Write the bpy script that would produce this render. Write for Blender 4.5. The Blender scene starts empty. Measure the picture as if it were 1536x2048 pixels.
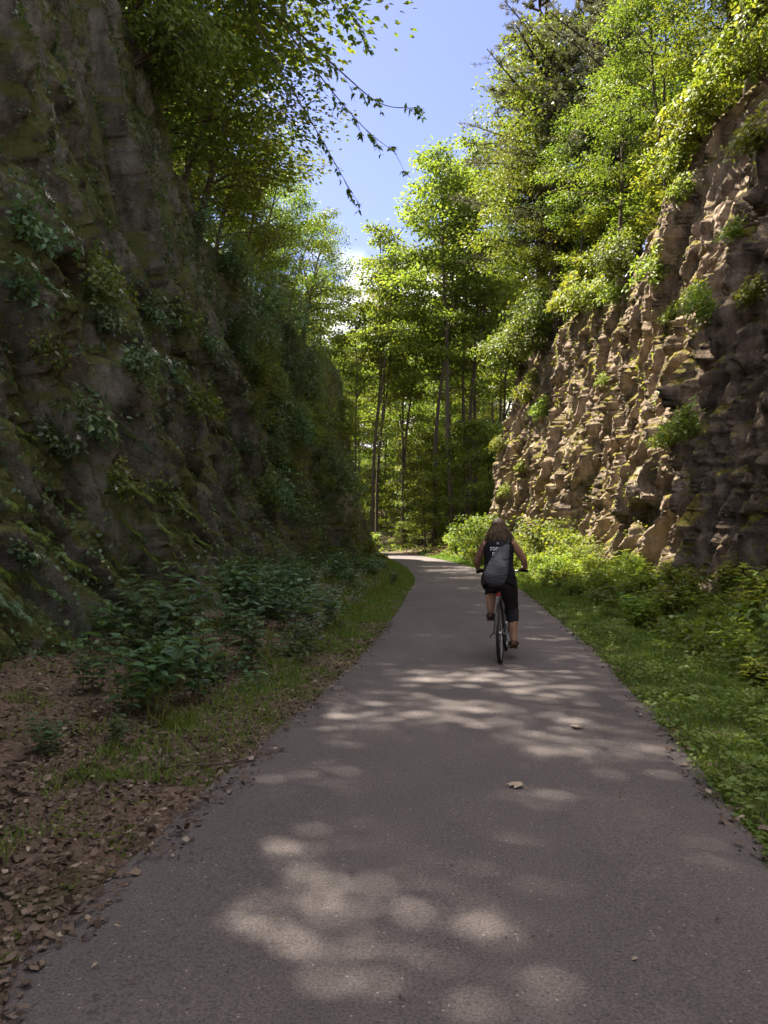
import bpy, math, random
import numpy as np
from mathutils import Vector, Matrix
from mathutils.bvhtree import BVHTree

S = bpy.context.scene
COL = S.collection
R = math.radians
random.seed(7)

# ------------------------------------------------------------------ camera
CAM_Z, FPX, HORIZON = 1.55, 1550.0, 1067.0
cam_data = bpy.data.cameras.new('camera')
cam_data.sensor_fit = 'HORIZONTAL'
cam_data.sensor_width = 36.0
cam_data.lens = FPX / 1536.0 * 36.0
cam_data.clip_start, cam_data.clip_end = 0.05, 3000.0
cam = bpy.data.objects.new('camera', cam_data)
cam.location = (0, 0, CAM_Z)
cam.rotation_euler = (R(90) + math.atan((HORIZON - 1024) / FPX), 0, 0)
COL.objects.link(cam)
S.camera = cam

# ------------------------------------------------------------------ sky and sun
SUN_EL, SUN_FWD = R(60), R(37)          # height, and how far the sun stands ahead of straight left
SUN = Vector((-math.cos(SUN_FWD) * math.cos(SUN_EL), math.sin(SUN_FWD) * math.cos(SUN_EL), math.sin(SUN_EL)))
world = bpy.data.worlds.new('World')
S.world = world
world.use_nodes = True
wn, wl = world.node_tree.nodes, world.node_tree.links
wn.clear()
w_out = wn.new('ShaderNodeOutputWorld')
w_bg = wn.new('ShaderNodeBackground')
w_bg.inputs['Strength'].default_value = 0.054
sky = wn.new('ShaderNodeTexSky')
sky.sky_type = 'NISHITA'
sky.sun_disc = False
sky.sun_elevation = SUN_EL
sky.sun_rotation = math.atan2(SUN.x, SUN.y)
sky.air_density, sky.dust_density, sky.ozone_density = 1.0, 0.6, 3.0
# fair-weather cumulus low over the woods; more added overhead to fill the shade
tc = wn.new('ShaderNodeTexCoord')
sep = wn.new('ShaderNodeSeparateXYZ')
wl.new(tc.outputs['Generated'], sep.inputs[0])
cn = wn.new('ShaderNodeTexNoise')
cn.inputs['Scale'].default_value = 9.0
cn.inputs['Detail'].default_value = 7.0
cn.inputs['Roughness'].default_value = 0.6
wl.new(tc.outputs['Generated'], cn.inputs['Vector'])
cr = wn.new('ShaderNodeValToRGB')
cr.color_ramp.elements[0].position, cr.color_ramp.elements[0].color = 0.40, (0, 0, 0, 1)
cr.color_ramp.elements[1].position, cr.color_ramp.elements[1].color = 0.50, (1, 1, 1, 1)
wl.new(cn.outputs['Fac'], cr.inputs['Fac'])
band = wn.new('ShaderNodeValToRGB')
bands = band.color_ramp.elements            # a low bank of cloud, a clear belt, unseen bright cloud added overhead as fill
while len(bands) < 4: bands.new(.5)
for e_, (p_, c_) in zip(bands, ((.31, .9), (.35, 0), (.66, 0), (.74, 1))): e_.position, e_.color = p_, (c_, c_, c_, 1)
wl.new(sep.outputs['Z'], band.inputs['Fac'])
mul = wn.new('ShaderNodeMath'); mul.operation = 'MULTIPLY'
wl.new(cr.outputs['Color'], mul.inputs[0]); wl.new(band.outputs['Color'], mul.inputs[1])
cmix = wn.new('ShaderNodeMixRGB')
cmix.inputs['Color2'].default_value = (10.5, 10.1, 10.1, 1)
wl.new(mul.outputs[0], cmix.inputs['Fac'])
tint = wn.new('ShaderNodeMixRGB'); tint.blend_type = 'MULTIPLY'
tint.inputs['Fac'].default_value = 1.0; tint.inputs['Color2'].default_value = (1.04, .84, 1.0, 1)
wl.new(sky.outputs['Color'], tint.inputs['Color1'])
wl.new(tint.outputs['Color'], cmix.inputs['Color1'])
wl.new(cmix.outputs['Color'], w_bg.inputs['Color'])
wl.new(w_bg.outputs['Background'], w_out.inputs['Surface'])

sun_data = bpy.data.lights.new('sun', 'SUN')
sun_data.energy = 5.0
sun_data.angle = R(0.5)
sun_data.color = (1.0, 0.92, 0.78)
sun = bpy.data.objects.new('sun', sun_data)
sun.rotation_euler = SUN.to_track_quat('Z', 'Y').to_euler()
sun.location = SUN * 60
COL.objects.link(sun)

S.view_settings.view_transform = 'Standard'
S.view_settings.look = 'None'
S.view_settings.gamma = 1.0
S.view_settings.exposure = 2.38
cy = S.cycles
cy.max_bounces, cy.diffuse_bounces, cy.glossy_bounces = 6, 4, 2
cy.transmission_bounces, cy.transparent_max_bounces = 4, 4
cy.caustics_reflective = cy.caustics_refractive = False
cy.sample_clamp_indirect = 6.0
cy.use_denoising = True
cy.use_adaptive_sampling = True
cy.adaptive_threshold = 0.02

# ------------------------------------------------------------------ helpers
def np_mesh(name, V, faces, mat=None, smooth=False):
    """mesh from a vertex array and a list of (n,k) face arrays"""
    me = bpy.data.meshes.new(name)
    V = np.asarray(V, dtype=np.float32)
    faces = [np.asarray(f, dtype=np.int32) for f in faces if len(f)]
    me.vertices.add(len(V)); me.vertices.foreach_set('co', V.ravel())
    loops = np.concatenate([f.ravel() for f in faces])
    sizes = np.concatenate([np.full(len(f), f.shape[1], dtype=np.int32) for f in faces])
    me.loops.add(len(loops)); me.loops.foreach_set('vertex_index', loops)
    me.polygons.add(len(sizes))
    me.polygons.foreach_set('loop_start', np.concatenate(([0], np.cumsum(sizes)[:-1])).astype(np.int32))
    me.update(calc_edges=True)
    if smooth:
        me.polygons.foreach_set('use_smooth', np.ones(len(sizes), dtype=bool))
    if mat: me.materials.append(mat)
    return me

class MB:
    """collects pieces of one mesh"""
    def __init__(s): s.V, s.F, s.n = [], {}, 0
    def add(s, V, *faces):
        V = np.asarray(V, dtype=float).reshape(-1, 3)
        for f in faces:
            f = np.asarray(f, dtype=np.int64)
            if len(f): s.F.setdefault(f.shape[1], []).append(f + s.n)
        s.V.append(V); s.n += len(V)
    def mesh(s, name, mat=None, smooth=False):
        return np_mesh(name, np.concatenate(s.V), [np.concatenate(v) for v in s.F.values()], mat, smooth)
    def tube(s, pts, rad, sides=8, cap=True, flat=None):
        pts = np.asarray(pts, float); n = len(pts)
        rad = np.full(n, rad, float) if np.isscalar(rad) else np.asarray(rad, float)
        T = np.gradient(pts, axis=0); T /= np.linalg.norm(T, axis=1)[:, None] + 1e-9
        ref = np.array([0, 0, 1.0]) if abs(T[0, 2]) < .9 else np.array([1.0, 0, 0])
        U = np.cross(ref, T[0]); U /= np.linalg.norm(U)
        a = np.linspace(0, 2 * np.pi, sides, endpoint=False)
        out = []
        for i in range(n):
            U = U - T[i] * U.dot(T[i]); U /= np.linalg.norm(U) + 1e-9
            W = np.cross(T[i], U)
            out.append(pts[i] + rad[i] * (np.cos(a)[:, None] * U + np.sin(a)[:, None] * W))
        V = np.concatenate(out)
        i, j = np.meshgrid(np.arange(n - 1), np.arange(sides), indexing='ij')
        a0 = (i * sides + j).ravel(); b0 = (i * sides + (j + 1) % sides).ravel()
        s.add(V, np.stack([a0, b0, b0 + sides, a0 + sides], 1))
        if cap:
            base = s.n - len(V)
            for ring, c, fl in ((0, pts[0], True), (n - 1, pts[-1], False)):
                k = s.n; s.add([c])
                r = base + ring * sides + np.arange(sides); r2 = np.roll(r, -1)
                f = np.stack([r2, r, np.full(sides, k)] if fl else [r, r2, np.full(sides, k)], 1)
                s.F.setdefault(3, []).append(f)
    def loft(s, secs, sides=16, xref=(1, 0, 0)):
        """closed elliptical loft: secs = (centre, half width along xref, half depth)"""
        pts = np.array([c for c, _, _ in secs], float); n = len(pts)
        T = np.gradient(pts, axis=0); T /= np.linalg.norm(T, axis=1)[:, None]
        a = np.linspace(0, 2 * np.pi, sides, endpoint=False); out = []
        for i in range(n):
            X = np.array(xref, float); X = X - T[i] * X.dot(T[i]); X /= np.linalg.norm(X)
            D = np.cross(T[i], X)
            out.append(pts[i] + secs[i][1] * np.cos(a)[:, None] * X + secs[i][2] * np.sin(a)[:, None] * D)
        V = np.concatenate(out)
        i, j = np.meshgrid(np.arange(n - 1), np.arange(sides), indexing='ij')
        a0 = (i * sides + j).ravel(); b0 = (i * sides + (j + 1) % sides).ravel()
        base = s.n
        s.add(V, np.stack([a0, b0, b0 + sides, a0 + sides], 1))
        for ring, c, fl in ((0, pts[0], True), (n - 1, pts[-1], False)):
            k = s.n; s.add([c]); r = base + ring * sides + np.arange(sides); r2 = np.roll(r, -1)
            s.F.setdefault(3, []).append(np.stack([r2, r, np.full(sides, k)] if fl else [r, r2, np.full(sides, k)], 1))
    def box(s, c, size, rot=None):
        c = np.array(c, float); h = np.array(size, float) / 2
        V = np.array([[x, y, z] for x in (-1, 1) for y in (-1, 1) for z in (-1, 1)]) * h
        if rot is not None: V = V @ np.array(rot).T
        s.add(V + c, [[0, 1, 3, 2], [4, 6, 7, 5], [0, 4, 5, 1], [2, 3, 7, 6], [0, 2, 6, 4], [1, 5, 7, 3]])

def link(name, me, parent=None, **props):
    o = bpy.data.objects.new(name, me)
    COL.objects.link(o)
    if parent: o.parent = parent
    for k, v in props.items(): o[k] = v
    return o

def empty(name, loc=(0, 0, 0), rot=(0, 0, 0), scale=1.0, **props):
    o = link(name, None, **props)
    o.location = loc; o.rotation_euler = rot
    o.scale = (scale,) * 3 if np.isscalar(scale) else scale
    o.empty_display_size = .2
    return o

ORD = ('', 'second ', 'third ', 'fourth ', 'fifth ', 'sixth ', 'seventh ', 'eighth ', 'ninth ', 'tenth ', 'eleventh ', 'twelfth ',
       'thirteenth ', 'fourteenth ', 'fifteenth ', 'sixteenth ', 'seventeenth ', 'eighteenth ', 'nineteenth ', 'twentieth ')
def ordinal(i):
    if i < 20: return ORD[i]
    tens = {2: 'twenty', 3: 'thirty', 4: 'forty', 5: 'fifty', 6: 'sixty', 7: 'seventy', 8: 'eighty', 9: 'ninety'}
    one = ('first', 'second', 'third', 'fourth', 'fifth', 'sixth', 'seventh', 'eighth', 'ninth')
    k = i + 1
    if k >= 100: return str(k) + 'th '
    return tens[k // 10] + ('ieth ' if False else '-' + one[k % 10 - 1] + ' ' if k % 10 else 'th ')

# ------------------------------------------------------------------ noise
_rng = np.random.default_rng(11)
PERM = np.concatenate([_rng.permutation(256)] * 3)
GRAD = _rng.normal(size=(256, 3)); GRAD /= np.linalg.norm(GRAD, axis=1)[:, None]
def pn(x, y, z=0.0, seed=0):
    x, y, z = np.broadcast_arrays(np.asarray(x, float) + seed * 17.3, np.asarray(y, float) + seed * 5.7, np.asarray(z, float) + seed * 3.1)
    xi, yi, zi = (np.floor(v).astype(int) for v in (x, y, z))
    xf, yf, zf = x - xi, y - yi, z - zi
    xi &= 255; yi &= 255; zi &= 255
    f = lambda t: t * t * t * (t * (t * 6 - 15) + 10)
    u, v, w = f(xf), f(yf), f(zf); out = 0
    for dx in (0, 1):
        for dy in (0, 1):
            for dz in (0, 1):
                g = GRAD[PERM[PERM[PERM[xi + dx] + yi + dy] + zi + dz]]
                d = g[..., 0] * (xf - dx) + g[..., 1] * (yf - dy) + g[..., 2] * (zf - dz)
                out = out + d * (u if dx else 1 - u) * (v if dy else 1 - v) * (w if dz else 1 - w)
    return out * 1.6
def fbm(x, y, z=0.0, oct=4, seed=0, gain=.5):
    a, s, f = 1.0, 0, 1.0
    for i in range(oct):
        s = s + a * pn(x * f, y * f, np.asarray(z) * f, seed + i); a *= gain; f *= 2.03
    return s
def worley(x, y, seed=0):
    """F1, F2, random value of the nearest cell (2-D)"""
    xi, yi = np.floor(x).astype(int), np.floor(y).astype(int)
    f1 = np.full(x.shape, 9.0); f2 = f1.copy(); idv = np.zeros(x.shape); sx = np.zeros(x.shape); sy = np.zeros(x.shape)
    for dx in (-1, 0, 1):
        for dy in (-1, 0, 1):
            cx, cyy = xi + dx, yi + dy
            h = PERM[PERM[(cx + seed * 31) & 255] + ((cyy + seed * 7) & 255)]
            px, py = cx + PERM[h] / 255.0, cyy + PERM[h + 17] / 255.0
            d = np.hypot(x - px, y - py)
            near = d < f1
            f2 = np.where(near, f1, np.minimum(f2, d))
            idv = np.where(near, PERM[h + 99] / 255.0, idv)
            sx = np.where(near, x - px, sx); sy = np.where(near, y - py, sy)
            f1 = np.where(near, d, f1)
    return f1, f2, idv, sx, sy
def sstep(a, b, x):
    t = np.clip((np.asarray(x, float) - a) / (b - a), 0, 1); return t * t * (3 - 2 * t)
# ------------------------------------------------------------------ materials
def new_mat(name):
    m = bpy.data.materials.new(name); m.use_nodes = True
    nt = m.node_tree; nt.nodes.clear()
    out = nt.nodes.new('ShaderNodeOutputMaterial')
    return m, nt, out

class N:
    """small node-tree helper"""
    def __init__(s, nt): s.nt = nt
    def new(s, t, **kw):
        n = s.nt.nodes.new(t)
        for k, v in kw.items(): setattr(n, k, v)
        return n
    def put(s, sock, v):
        if hasattr(v, 'is_output') or isinstance(v, bpy.types.NodeSocket): s.nt.links.new(v, sock)
        else: sock.default_value = v
    def pos(s): return s.new('ShaderNodeNewGeometry').outputs['Position']
    def obj(s): return s.new('ShaderNodeTexCoord').outputs['Object']
    def mapping(s, vec, scale=(1, 1, 1), rot=(0, 0, 0)):
        n = s.new('ShaderNodeMapping'); s.put(n.inputs['Vector'], vec)
        n.inputs['Scale'].default_value = scale; n.inputs['Rotation'].default_value = rot
        return n.outputs[0]
    def noise(s, vec, scale, detail=5, rough=.55, out='Fac'):
        n = s.new('ShaderNodeTexNoise'); s.put(n.inputs['Vector'], vec)
        n.inputs['Scale'].default_value = scale; n.inputs['Detail'].default_value = detail; n.inputs['Roughness'].default_value = rough
        return n.outputs[out]
    def voro(s, vec, scale, out='Distance', feature='F1'):
        n = s.new('ShaderNodeTexVoronoi', feature=feature); s.put(n.inputs['Vector'], vec); n.inputs['Scale'].default_value = scale
        return n.outputs[out]
    def ramp(s, fac, *stops):
        n = s.new('ShaderNodeValToRGB'); s.put(n.inputs['Fac'], fac)
        el = n.color_ramp.elements
        while len(el) < len(stops): el.new(.5)
        for e, (p, c) in zip(el, stops):
            e.position = p; e.color = (c, c, c, 1) if np.isscalar(c) else (*c, 1)
        return n.outputs['Color']
    def mix(s, fac, a, b, mode='MIX'):
        n = s.new('ShaderNodeMixRGB', blend_type=mode)
        s.put(n.inputs['Fac'], fac)
        for k, v in (('Color1', a), ('Color2', b)):
            s.put(n.inputs[k], (*v, 1) if isinstance(v, tuple) and len(v) == 3 else v)
        return n.outputs[0]
    def math(s, op, a, b=0.0):
        n = s.new('ShaderNodeMath', operation=op); s.put(n.inputs[0], a); s.put(n.inputs[1], b); return n.outputs[0]
    def bump(s, h, strength=.5, dist=.05):
        n = s.new('ShaderNodeBump'); s.put(n.inputs['Height'], h)
        n.inputs['Strength'].default_value = strength; n.inputs['Distance'].default_value = dist
        return n.outputs[0]
    def bsdf(s, col, rough=.9, spec=.2, normal=None):
        n = s.new('ShaderNodeBsdfPrincipled')
        s.put(n.inputs['Base Color'], (*col, 1) if isinstance(col, tuple) and len(col) == 3 else col)
        s.put(n.inputs['Roughness'], rough); n.inputs['Specular IOR Level'].default_value = spec
        if normal is not None: s.put(n.inputs['Normal'], normal)
        return n.outputs[0]

def plain(name, col, rough=.6, spec=.3, metal=0.0, emit=0.0):
    m, nt, out = new_mat(name); n = N(nt)
    b = n.new('ShaderNodeBsdfPrincipled')
    v = n.noise(n.obj(), 40, 3)
    n.put(b.inputs['Base Color'], n.mix(v, tuple(c * .8 for c in col), tuple(min(1, c * 1.2) for c in col)))
    b.inputs['Roughness'].default_value = rough; b.inputs['Specular IOR Level'].default_value = spec; b.inputs['Metallic'].default_value = metal
    nt.links.new(b.outputs[0], out.inputs['Surface']); return m

def leaf_mat(name, dark, light, trans=.45, sat_yellow=None, rough=.5, spec=.3):
    m, nt, out = new_mat(name); n = N(nt)
    rnd = n.new('ShaderNodeNewGeometry').outputs['Random Per Island']
    orn = n.new('ShaderNodeObjectInfo').outputs['Random']
    c = n.ramp(rnd, (0, dark), (.7, light), (1.0, sat_yellow or light))
    hs = n.new('ShaderNodeHueSaturation'); n.put(hs.inputs['Color'], c)
    n.put(hs.inputs['Hue'], n.math('ADD', n.math('MULTIPLY', orn, .05), .475))
    n.put(hs.inputs['Value'], n.math('ADD', n.math('MULTIPLY', orn, .45), .78))
    c = hs.outputs[0]
    b = n.bsdf(c, rough, spec)
    t = n.new('ShaderNodeBsdfTranslucent')
    n.put(t.inputs['Color'], n.mix(1.0, c, (1.35, 1.25, .55), 'MULTIPLY'))
    mx = n.new('ShaderNodeMixShader'); mx.inputs[0].default_value = trans
    nt.links.new(b, mx.inputs[1]); nt.links.new(t.outputs[0], mx.inputs[2])
    nt.links.new(mx.outputs[0], out.inputs['Surface']); return m

def rock_mat(name, pale, mid, dark, moss, moss_amount, soil, bed=.5):
    m, nt, out = new_mat(name); n = N(nt)
    p = n.pos()
    geo = n.new('ShaderNodeNewGeometry')
    nz = n.new('ShaderNodeSeparateXYZ'); n.put(nz.inputs[0], geo.outputs['Normal'])
    big = n.noise(p, .45, 5, .6)
    med = n.noise(n.mapping(p, (1, 1, .45)), 1.9, 6, .62)
    base = n.mix(n.ramp(big, (.35, 0), (.62, 1)), mid, pale)
    base = n.mix(n.ramp(med, (.40, 0), (.62, .9)), base, dark)
    streak = n.noise(n.mapping(p, (2.2, 2.2, .22)), 1.0, 5, .6)          # water stains down the face
    base = n.mix(n.ramp(streak, (.54, 0), (.72, .8)), base, tuple(c * .55 for c in dark))
    grain = n.noise(p, 38, 4, .7)
    base = n.mix(.35, base, n.ramp(grain, (.3, .35), (.7, 1.3)), 'MULTIPLY')
    base = n.mix(n.ramp(n.noise(p, 6.5, 4, .7), (.6, 0), (.7, .5)), base, tuple(min(1, c * 1.35) for c in pale))   # lichen
    up = n.math('MULTIPLY', nz.outputs['Z'], .30)
    mm = n.math('ADD', n.math('ADD', n.noise(n.mapping(p, (1, 1, .5)), 1.1, 7, .68), up), moss_amount)
    mfac = n.ramp(mm, (.60, 0), (.70, .92))
    mcol = n.mix(n.noise(p, 14, 4, .7), tuple(c * .5 for c in moss), tuple(c * 1.4 for c in moss))
    base = n.mix(mfac, base, mcol)
    flat = n.ramp(nz.outputs['Z'], (.72, 0), (.86, 1))
    base = n.mix(flat, base, n.mix(n.noise(p, 5, 5), soil, tuple(c * 1.7 for c in soil)))
    lam = n.noise(n.mapping(p, (3, 3, 9), (R(18), 0, 0)), 1.3, 5, .65)    # bedding lines
    h = n.math('ADD', n.math('ADD', n.math('MULTIPLY', n.noise(p, 5.5, 8, .68), 1.0), n.math('MULTIPLY', grain, .14)), n.math('MULTIPLY', lam, bed))
    b = n.bsdf(base, .93, .15, n.bump(h, .9, .19))
    nt.links.new(b, out.inputs['Surface']); return m

M = {}
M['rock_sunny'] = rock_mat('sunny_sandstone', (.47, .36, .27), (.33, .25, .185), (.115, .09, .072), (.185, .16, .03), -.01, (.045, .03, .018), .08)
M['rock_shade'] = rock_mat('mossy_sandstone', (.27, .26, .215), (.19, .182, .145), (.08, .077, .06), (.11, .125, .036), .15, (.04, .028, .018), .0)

def ground_mat():
    m, nt, out = new_mat('woodland_soil'); n = N(nt); p = n.pos()
    a = n.noise(p, 2.3, 6, .65); b = n.noise(p, 22, 5, .7)
    c = n.mix(a, (.08, .056, .042), (.15, .105, .08))
    c = n.mix(n.ramp(b, (.45, 0), (.65, .8)), c, (.19, .13, .10))
    c = n.mix(n.ramp(n.noise(p, 1.1, 5, .6), (.5, 0), (.62, .6)), c, (.045, .05, .018))
    v = n.voro(p, 19)
    h = n.math('ADD', n.math('MULTIPLY', b, .6), n.math('MULTIPLY', v, .7))
    s = n.bsdf(c, .95, .1, n.bump(h, .8, .04)); nt.links.new(s, out.inputs['Surface']); return m
M['ground'] = ground_mat()

def asphalt_mat():
    m, nt, out = new_mat('worn_asphalt'); n = N(nt); p = n.pos()
    c = n.mix(n.noise(p, .8, 5, .6), (.090, .077, .075), (.120, .102, .098))
    c = n.mix(n.ramp(n.noise(n.mapping(p, (1.0, .25, 1)), 1.6, 4, .6), (.45, 0), (.7, .45)), c, (.13, .109, .103))
    c = n.mix(n.ramp(n.noise(p, 85, 4, .8), (.38, .0), (.64, 1.0)), n.mix(1.0, c, (.52, .52, .54), 'MULTIPLY'), n.mix(1.0, c, (1.42, 1.38, 1.36), 'MULTIPLY'))
    c = n.mix(1.0, c, n.ramp(n.noise(n.mapping(p, (1, .45, 1)), .55, 6, .65), (.32, .80), (.68, 1.18)), 'MULTIPLY')
    spk = n.voro(p, 48, 'Distance')
    spr = n.new('ShaderNodeTexVoronoi'); n.put(spr.inputs['Vector'], p); spr.inputs['Scale'].default_value = 48
    sel = n.new('ShaderNodeSeparateColor'); n.put(sel.inputs[0], spr.outputs['Color'])
    pale = n.math('MULTIPLY', n.math('GREATER_THAN', sel.outputs[0], .955), n.math('LESS_THAN', spk, .22))
    c = n.mix(n.math('MULTIPLY', pale, .75), c, (.33, .29, .25))
    drk = n.math('MULTIPLY', n.math('LESS_THAN', sel.outputs[0], .05), n.math('LESS_THAN', spk, .32))
    c = n.mix(n.math('MULTIPLY', drk, .6), c, (.03, .026, .025))
    h = n.math('ADD', n.noise(p, 190, 3, .7), n.math('MULTIPLY', n.noise(p, 60, 3), .5))
    s = n.bsdf(c, .82, .32, n.bump(h, .55, .006)); nt.links.new(s, out.inputs['Surface']); return m
M['asphalt'] = asphalt_mat()

def bark_mat(name, a, b):
    m, nt, out = new_mat(name); n = N(nt); p = n.obj()
    v = n.noise(n.mapping(p, (5, 5, .9)), 3.5, 6, .65)
    c = n.mix(v, a, b)
    c = n.mix(n.ramp(n.noise(p, 1.3, 4), (.55, 0), (.7, .5)), c, (.07, .08, .035))
    s = n.bsdf(c, .95, .1, n.bump(v, .9, .05)); nt.links.new(s, out.inputs['Surface']); return m
M['bark'] = bark_mat('grey_brown_bark', (.045, .035, .028), (.15, .12, .095))
M['bark_pine'] = bark_mat('dark_pine_bark', (.03, .022, .018), (.10, .068, .05))
M['stem'] = bark_mat('green_stem', (.05, .07, .02), (.10, .12, .04))
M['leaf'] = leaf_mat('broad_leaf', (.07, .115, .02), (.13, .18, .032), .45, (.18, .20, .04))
M['leaf_sun'] = leaf_mat('sun_toned_leaf', (.115, .17, .022), (.185, .24, .036), .5, (.26, .275, .055))  # yellow and brightness of sunlight mixed into the leaf colour
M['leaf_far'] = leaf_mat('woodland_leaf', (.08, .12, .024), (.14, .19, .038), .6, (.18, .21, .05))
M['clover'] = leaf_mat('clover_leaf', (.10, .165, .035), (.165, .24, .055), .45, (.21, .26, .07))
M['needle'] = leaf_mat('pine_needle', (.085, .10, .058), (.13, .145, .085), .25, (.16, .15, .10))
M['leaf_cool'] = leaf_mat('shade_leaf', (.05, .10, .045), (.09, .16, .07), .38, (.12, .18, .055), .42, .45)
M['grass'] = leaf_mat('grass_blade', (.07, .125, .02), (.13, .20, .032), .4, (.21, .22, .065), .55, .25)
M['flower'] = plain('white_flower', (.75, .74, .66), .8)
def litter_mat():
    m, nt, out = new_mat('dead_leaf'); n = N(nt)
    rnd = n.new('ShaderNodeNewGeometry').outputs['Random Per Island']
    c = n.ramp(rnd, (0, (.045, .032, .022)), (.55, (.095, .066, .046)), (.93, (.155, .115, .086)), (1.0, (.30, .24, .18)))
    c = n.mix(.4, c, n.ramp(n.noise(n.pos(), 60, 3), (.3, .5), (.7, 1.3)), 'MULTIPLY')
    s = n.bsdf(c, .8, .25); nt.links.new(s, out.inputs['Surface']); return m
M['litter'] = litter_mat()
# ------------------------------------------------------------------ path, ground, rock walls
def smooth_poly(pts, step):
    """Catmull-Rom through pts, resampled about every step metres"""
    p = np.array(pts, float)
    p = np.vstack([2 * p[0] - p[1], p, 2 * p[-1] - p[-2]])
    out = []
    for i in range(1, len(p) - 2):
        n = max(2, int(np.linalg.norm(p[i + 1] - p[i]) / step))
        t = np.linspace(0, 1, n, endpoint=False)[:, None]
        out.append(.5 * (2 * p[i] + (p[i + 1] - p[i - 1]) * t + (2 * p[i - 1] - 5 * p[i] + 4 * p[i + 1] - p[i + 2]) * t ** 2
                         + (3 * p[i] - p[i - 1] - 3 * p[i + 1] + p[i + 2]) * t ** 3))
    return np.vstack(out + [p[-2:-1]])

PATH_C = smooth_poly([(-2.2, -14), (-1.7, -10), (.16, 2.65), (.67, 6), (1.08, 8.8), (1.48, 12.4), (2.1, 19.5), (2.45, 24.5), (2.56, 30),
                      (2.47, 36), (2.15, 42), (1.45, 50), (.3, 57), (-2.5, 64), (-8, 70), (-16, 74), (-30, 77)], .35)
PATH_T = np.gradient(PATH_C, axis=0); PATH_T /= np.linalg.norm(PATH_T, axis=1)[:, None]
PATH_N = np.stack([PATH_T[:, 1], -PATH_T[:, 0]], 1)      # to the right
HALF = 1.50

def path_dist(x, y):
    """signed distance from the path's centre line, right positive"""
    x = np.asarray(x, float); y = np.asarray(y, float); sh = x.shape
    x = x.ravel(); y = y.ravel(); out = np.empty(len(x))
    for a in range(0, len(x), 20000):
        dx = x[a:a + 20000, None] - PATH_C[None, :, 0]; dy = y[a:a + 20000, None] - PATH_C[None, :, 1]
        k = np.argmin(dx * dx + dy * dy, axis=1); r = np.arange(len(k))
        d = np.hypot(dx[r, k], dy[r, k]); s = dx[r, k] * PATH_N[k, 0] + dy[r, k] * PATH_N[k, 1]
        out[a:a + 20000] = np.where(s >= 0, d, -d)
    return out.reshape(sh)

def gz(x, y):
    x = np.asarray(x, float); y = np.asarray(y, float)
    d = path_dist(x, y)
    e = np.abs(d) - HALF
    bump = fbm(x / 1.3, y / 1.3, 0, 3, 3) * .06 + pn(x / .35, y / .35, 0, 5) * .018
    left = .02 * sstep(0, .3, e) + .11 * np.clip(e - .9, 0, 6)
    ditch = -.17 * np.exp(-((e - 1.75) / .38) ** 2) * sstep(30, 12, y)
    right = .02 * sstep(0, .3, e) + ditch + .14 * np.clip(e - 2.0, 0, 6)
    z = np.where(d < 0, left, right)
    z = z + sstep(48, 62, y) * np.clip(e - 1.2, 0, 9) * .10
    z = z + sstep(75, 160, y) * 15
    z = z + bump * sstep(0, .8, e)
    return np.where(e < 0, -.05 + .05 * sstep(-.12, 0, e), z)
def gz1(x, y): return float(gz(np.array([x]), np.array([y]))[0])

# ground: one sheet out to the horizon
def axis(parts):
    return np.unique(np.concatenate([np.arange(a, b, s) for a, b, s in parts]).round(4))
gx = axis([(-600, -100, 100), (-100, -30, 14), (-30, -9, 1.0), (-9, 11, .11), (11, 30, 1.0), (30, 100, 14), (100, 601, 100)])
gy = axis([(-300, -40, 65), (-40, -8, 4), (-8, 1.5, .5), (1.5, 22, .11), (22, 62, .3), (62, 110, 1.2), (110, 200, 15), (200, 901, 100)])
XX, YY = np.meshgrid(gx, gy, indexing='ij')
ZZ = gz(XX, YY)
i, j = np.meshgrid(np.arange(len(gx) - 1), np.arange(len(gy) - 1), indexing='ij')
a = (i * len(gy) + j).ravel()
link('ground', np_mesh('ground', np.stack([XX.ravel(), YY.ravel(), ZZ.ravel()], 1),
     [np.stack([a, a + len(gy), a + len(gy) + 1, a + 1], 1)], M['ground'], True), kind='structure')

# asphalt path with slightly uneven edges
fine = smooth_poly(PATH_C[::6], .12)
ft = np.gradient(fine, axis=0); ft /= np.linalg.norm(ft, axis=1)[:, None]; fn = np.stack([ft[:, 1], -ft[:, 0]], 1)
s_ = np.arange(len(fine)) * .12
cols = [(-1, -.06), (-1, .012), (-.985, .022), (-.5, .032), (0, .038), (.5, .032), (.985, .022), (1, .012), (1, -.06)]
V = []
for q, z in cols:
    w = HALF + (fbm(s_ / .7, q * 9, 0, 4, 8) * .035 + pn(s_ / 4, q * 3, 0, 2) * .04 if abs(q) > .9 else 0)
    p = fine + fn * (q * w)[:, None] if not np.isscalar(w) else fine + fn * (q * w)
    V.append(np.stack([p[:, 0], p[:, 1], np.full(len(fine), z)], 1))
V = np.stack(V, 1).reshape(-1, 3); k = len(cols)
i, j = np.meshgrid(np.arange(len(fine) - 1), np.arange(k - 1), indexing='ij'); a = (i * k + j).ravel()
link('path', np_mesh('path', V, [np.stack([a, a + 1, a + k + 1, a + k], 1)], M['asphalt'], True), kind='structure')

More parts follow.
